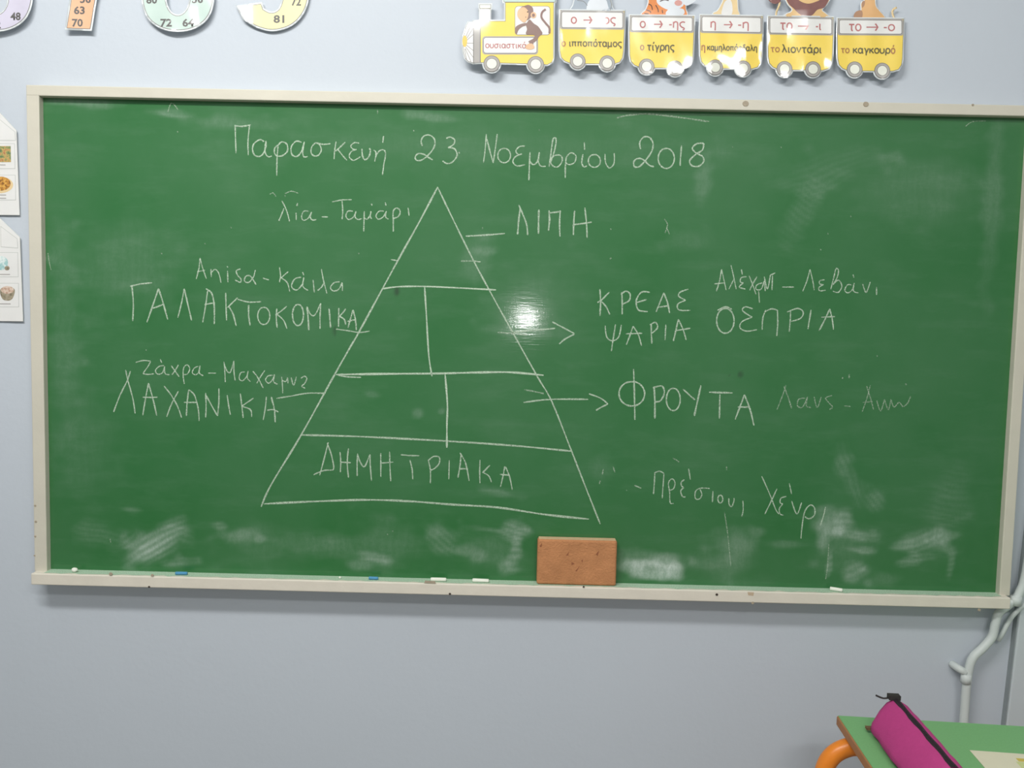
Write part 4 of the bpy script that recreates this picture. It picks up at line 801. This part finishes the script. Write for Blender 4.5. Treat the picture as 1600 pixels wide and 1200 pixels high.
for v0 in (0.06, LY - 0.06):
    bm = bmesh.new(); tube(bm, [dp(0.10, v0, zu - 0.012), dp(LX - 0.10, v0, zu - 0.012)], 0.0118, 10); finish(bm, 'under_bar', M['orange'], desk, True)

# pencil case: pouch with a triangular section, zip along its ridge
hz = 0.078
r0 = atz(1399, 1092, ZD + hz); r1 = atz(1484, 1190, ZD + hz)
ax = (r1 - r0); ax.z = 0; ax.normalize(); side = Vector((-ax.y, ax.x, 0))     # towards the right of the case
if side.x < 0: side = -side
L = 0.30
case = empty('pencil_case', (r0.x, r0.y, ZD), 'magenta fabric pencil case with black zip lying on the green desk', 'pencil case')
sec = [(-.050, .004), (-.058, .012), (-.055, .026), (-.040, .050), (-.022, .069), (-.008, .0775), (.008, .0775), (.022, .069), (.040, .048), (.050, .026), (.052, .012), (.044, .003), (.0, .0008)]
bm = bmesh.new(); rings = []
for i in range(25):
    t = i / 24; e = min(t, 1 - t); k = 1 - 0.16 * math.exp(-e * 30); rr = random.Random(i)
    bl = 1 + 0.05 * math.sin(t * 3.14) + 0.012 * math.sin(t * 17)
    ring = []
    for j, (u, z) in enumerate(sec):
        uu = u * k * bl + 0.0008 * math.sin(i * 1.3 + j); zz_ = z * (1 - 0.02 * math.exp(-e * 24)) + 0.0006 * math.sin(i * .9 + j * 2) * (z > .01)
        pos = Vector((r0.x, r0.y, ZD)) + ax * (L * t) + side * uu + Vector((0, 0, max(0.0006, zz_)))
        ring.append(bm.verts.new(pos))
    rings.append(ring)
ns = len(sec)
for i in range(24):
    for j in range(ns): bm.faces.new((rings[i][j], rings[i][(j + 1) % ns], rings[i + 1][(j + 1) % ns], rings[i + 1][j]))
for rg, o_ in ((rings[0], -1), (rings[-1], 1)):
    cc = sum((v.co for v in rg), Vector()) / ns + ax * 0.006 * o_; c_ = bm.verts.new(cc)
    for j in range(ns): bm.faces.new((rg[j], rg[(j + 1) % ns], c_) if o_ > 0 else (rg[(j + 1) % ns], rg[j], c_))
pouch = finish(bm, 'pouch', M['pink'], case, True)
def ridge(t, du, dz): return Vector((r0.x, r0.y, ZD)) + ax * (L * t) + side * du + Vector((0, 0, hz + dz + 0.0006 * math.sin(t * 20)))
bm = bmesh.new(); a_ = []; b_ = []; c_ = []; d_ = []
for i in range(30):
    t = -0.012 + 1.024 * i / 29; w = 0.0075
    for lst, du, dz in ((a_, -w, -.001), (b_, -w * .5, .0016), (c_, w * .5, .0016), (d_, w, -.001)): lst.append(bm.verts.new(ridge(t, du, dz)))
for i in range(29):
    for p_, q_ in ((a_, b_), (b_, c_), (c_, d_)): bm.faces.new((p_[i], p_[i + 1], q_[i + 1], q_[i]))
finish(bm, 'zip_tape', M['zip'], case, True)
bm = bmesh.new(); tube(bm, [ridge(t / 40, 0, 0.0018) for t in range(41)], [0.0021 if t % 2 else 0.0014 for t in range(41)], 6); finish(bm, 'zip_teeth', M['zip'], case)
def obox(name, c, u, v, w, su, sv, sw, m, parent, bev=0.001):
    bm = bmesh.new(); bmesh.ops.create_cube(bm, size=1)
    for vv in bm.verts: vv.co = c + u * vv.co.x * su + v * vv.co.y * sv + w * vv.co.z * sw
    return finish(bm, name, m, parent, bevel=bev)
UP = Vector((0, 0, 1))
obox('zip_slider', ridge(-0.004, -.003, 0.004), ax, side, UP, 0.014, 0.024, 0.009, M['dark'], case)
pt0 = ridge(-0.01, -.016, 0.0)
bm = bmesh.new(); tube(bm, catmull([pt0, pt0 - side * .010 + UP * -.001, pt0 - side * .022 + UP * .003, pt0 - side * .026 + UP * .005], 4), 0.0021, 8); finish(bm, 'zip_pull', M['dark'], case, True)
tb = atz(1362, 1135, ZD + 0.014)
obox('fabric_tab', Vector((tb.x - .003, tb.y, ZD + .010)), side, ax, UP, 0.018, 0.012, 0.004, M['tab'], case)
# paper
p0 = atz(1515, 1172, ZD + .001); p1 = atz(1640, 1181, ZD + .001); p2 = atz(1541, 1202, ZD + .001)
px_ = (p1 - p0).normalized(); py_ = (p2 - p0).normalized()
paper = empty('paper_sheet', (p0.x, p0.y, ZD), 'white printed paper sheet with yellow print on the green desk', 'paper')
def pq(u, v, z): q = p0 + px_ * u + py_ * v; return Vector((q.x, q.y, z))
def pslab(name, u0, v0, u1, v1, z0, z1, m):
    bm = bmesh.new(); q = [(u0, v0), (u1, v0), (u1, v1), (u0, v1)]
    prism(bm, [pq(u, v, z0) for u, v in q], [pq(u, v, z1) for u, v in q]); return finish(bm, name, m, paper)
pslab('sheet', 0, 0, .297, .21, ZD + .0003, ZD + .0010, M['paper'])
pslab('printed_band', .085, .022, .28, .036, ZD + .0010, ZD + .0012, M['paperyellow'])
pslab('printed_area', .078, .038, .28, .16, ZD + .0010, ZD + .0012, M['papergreen'])
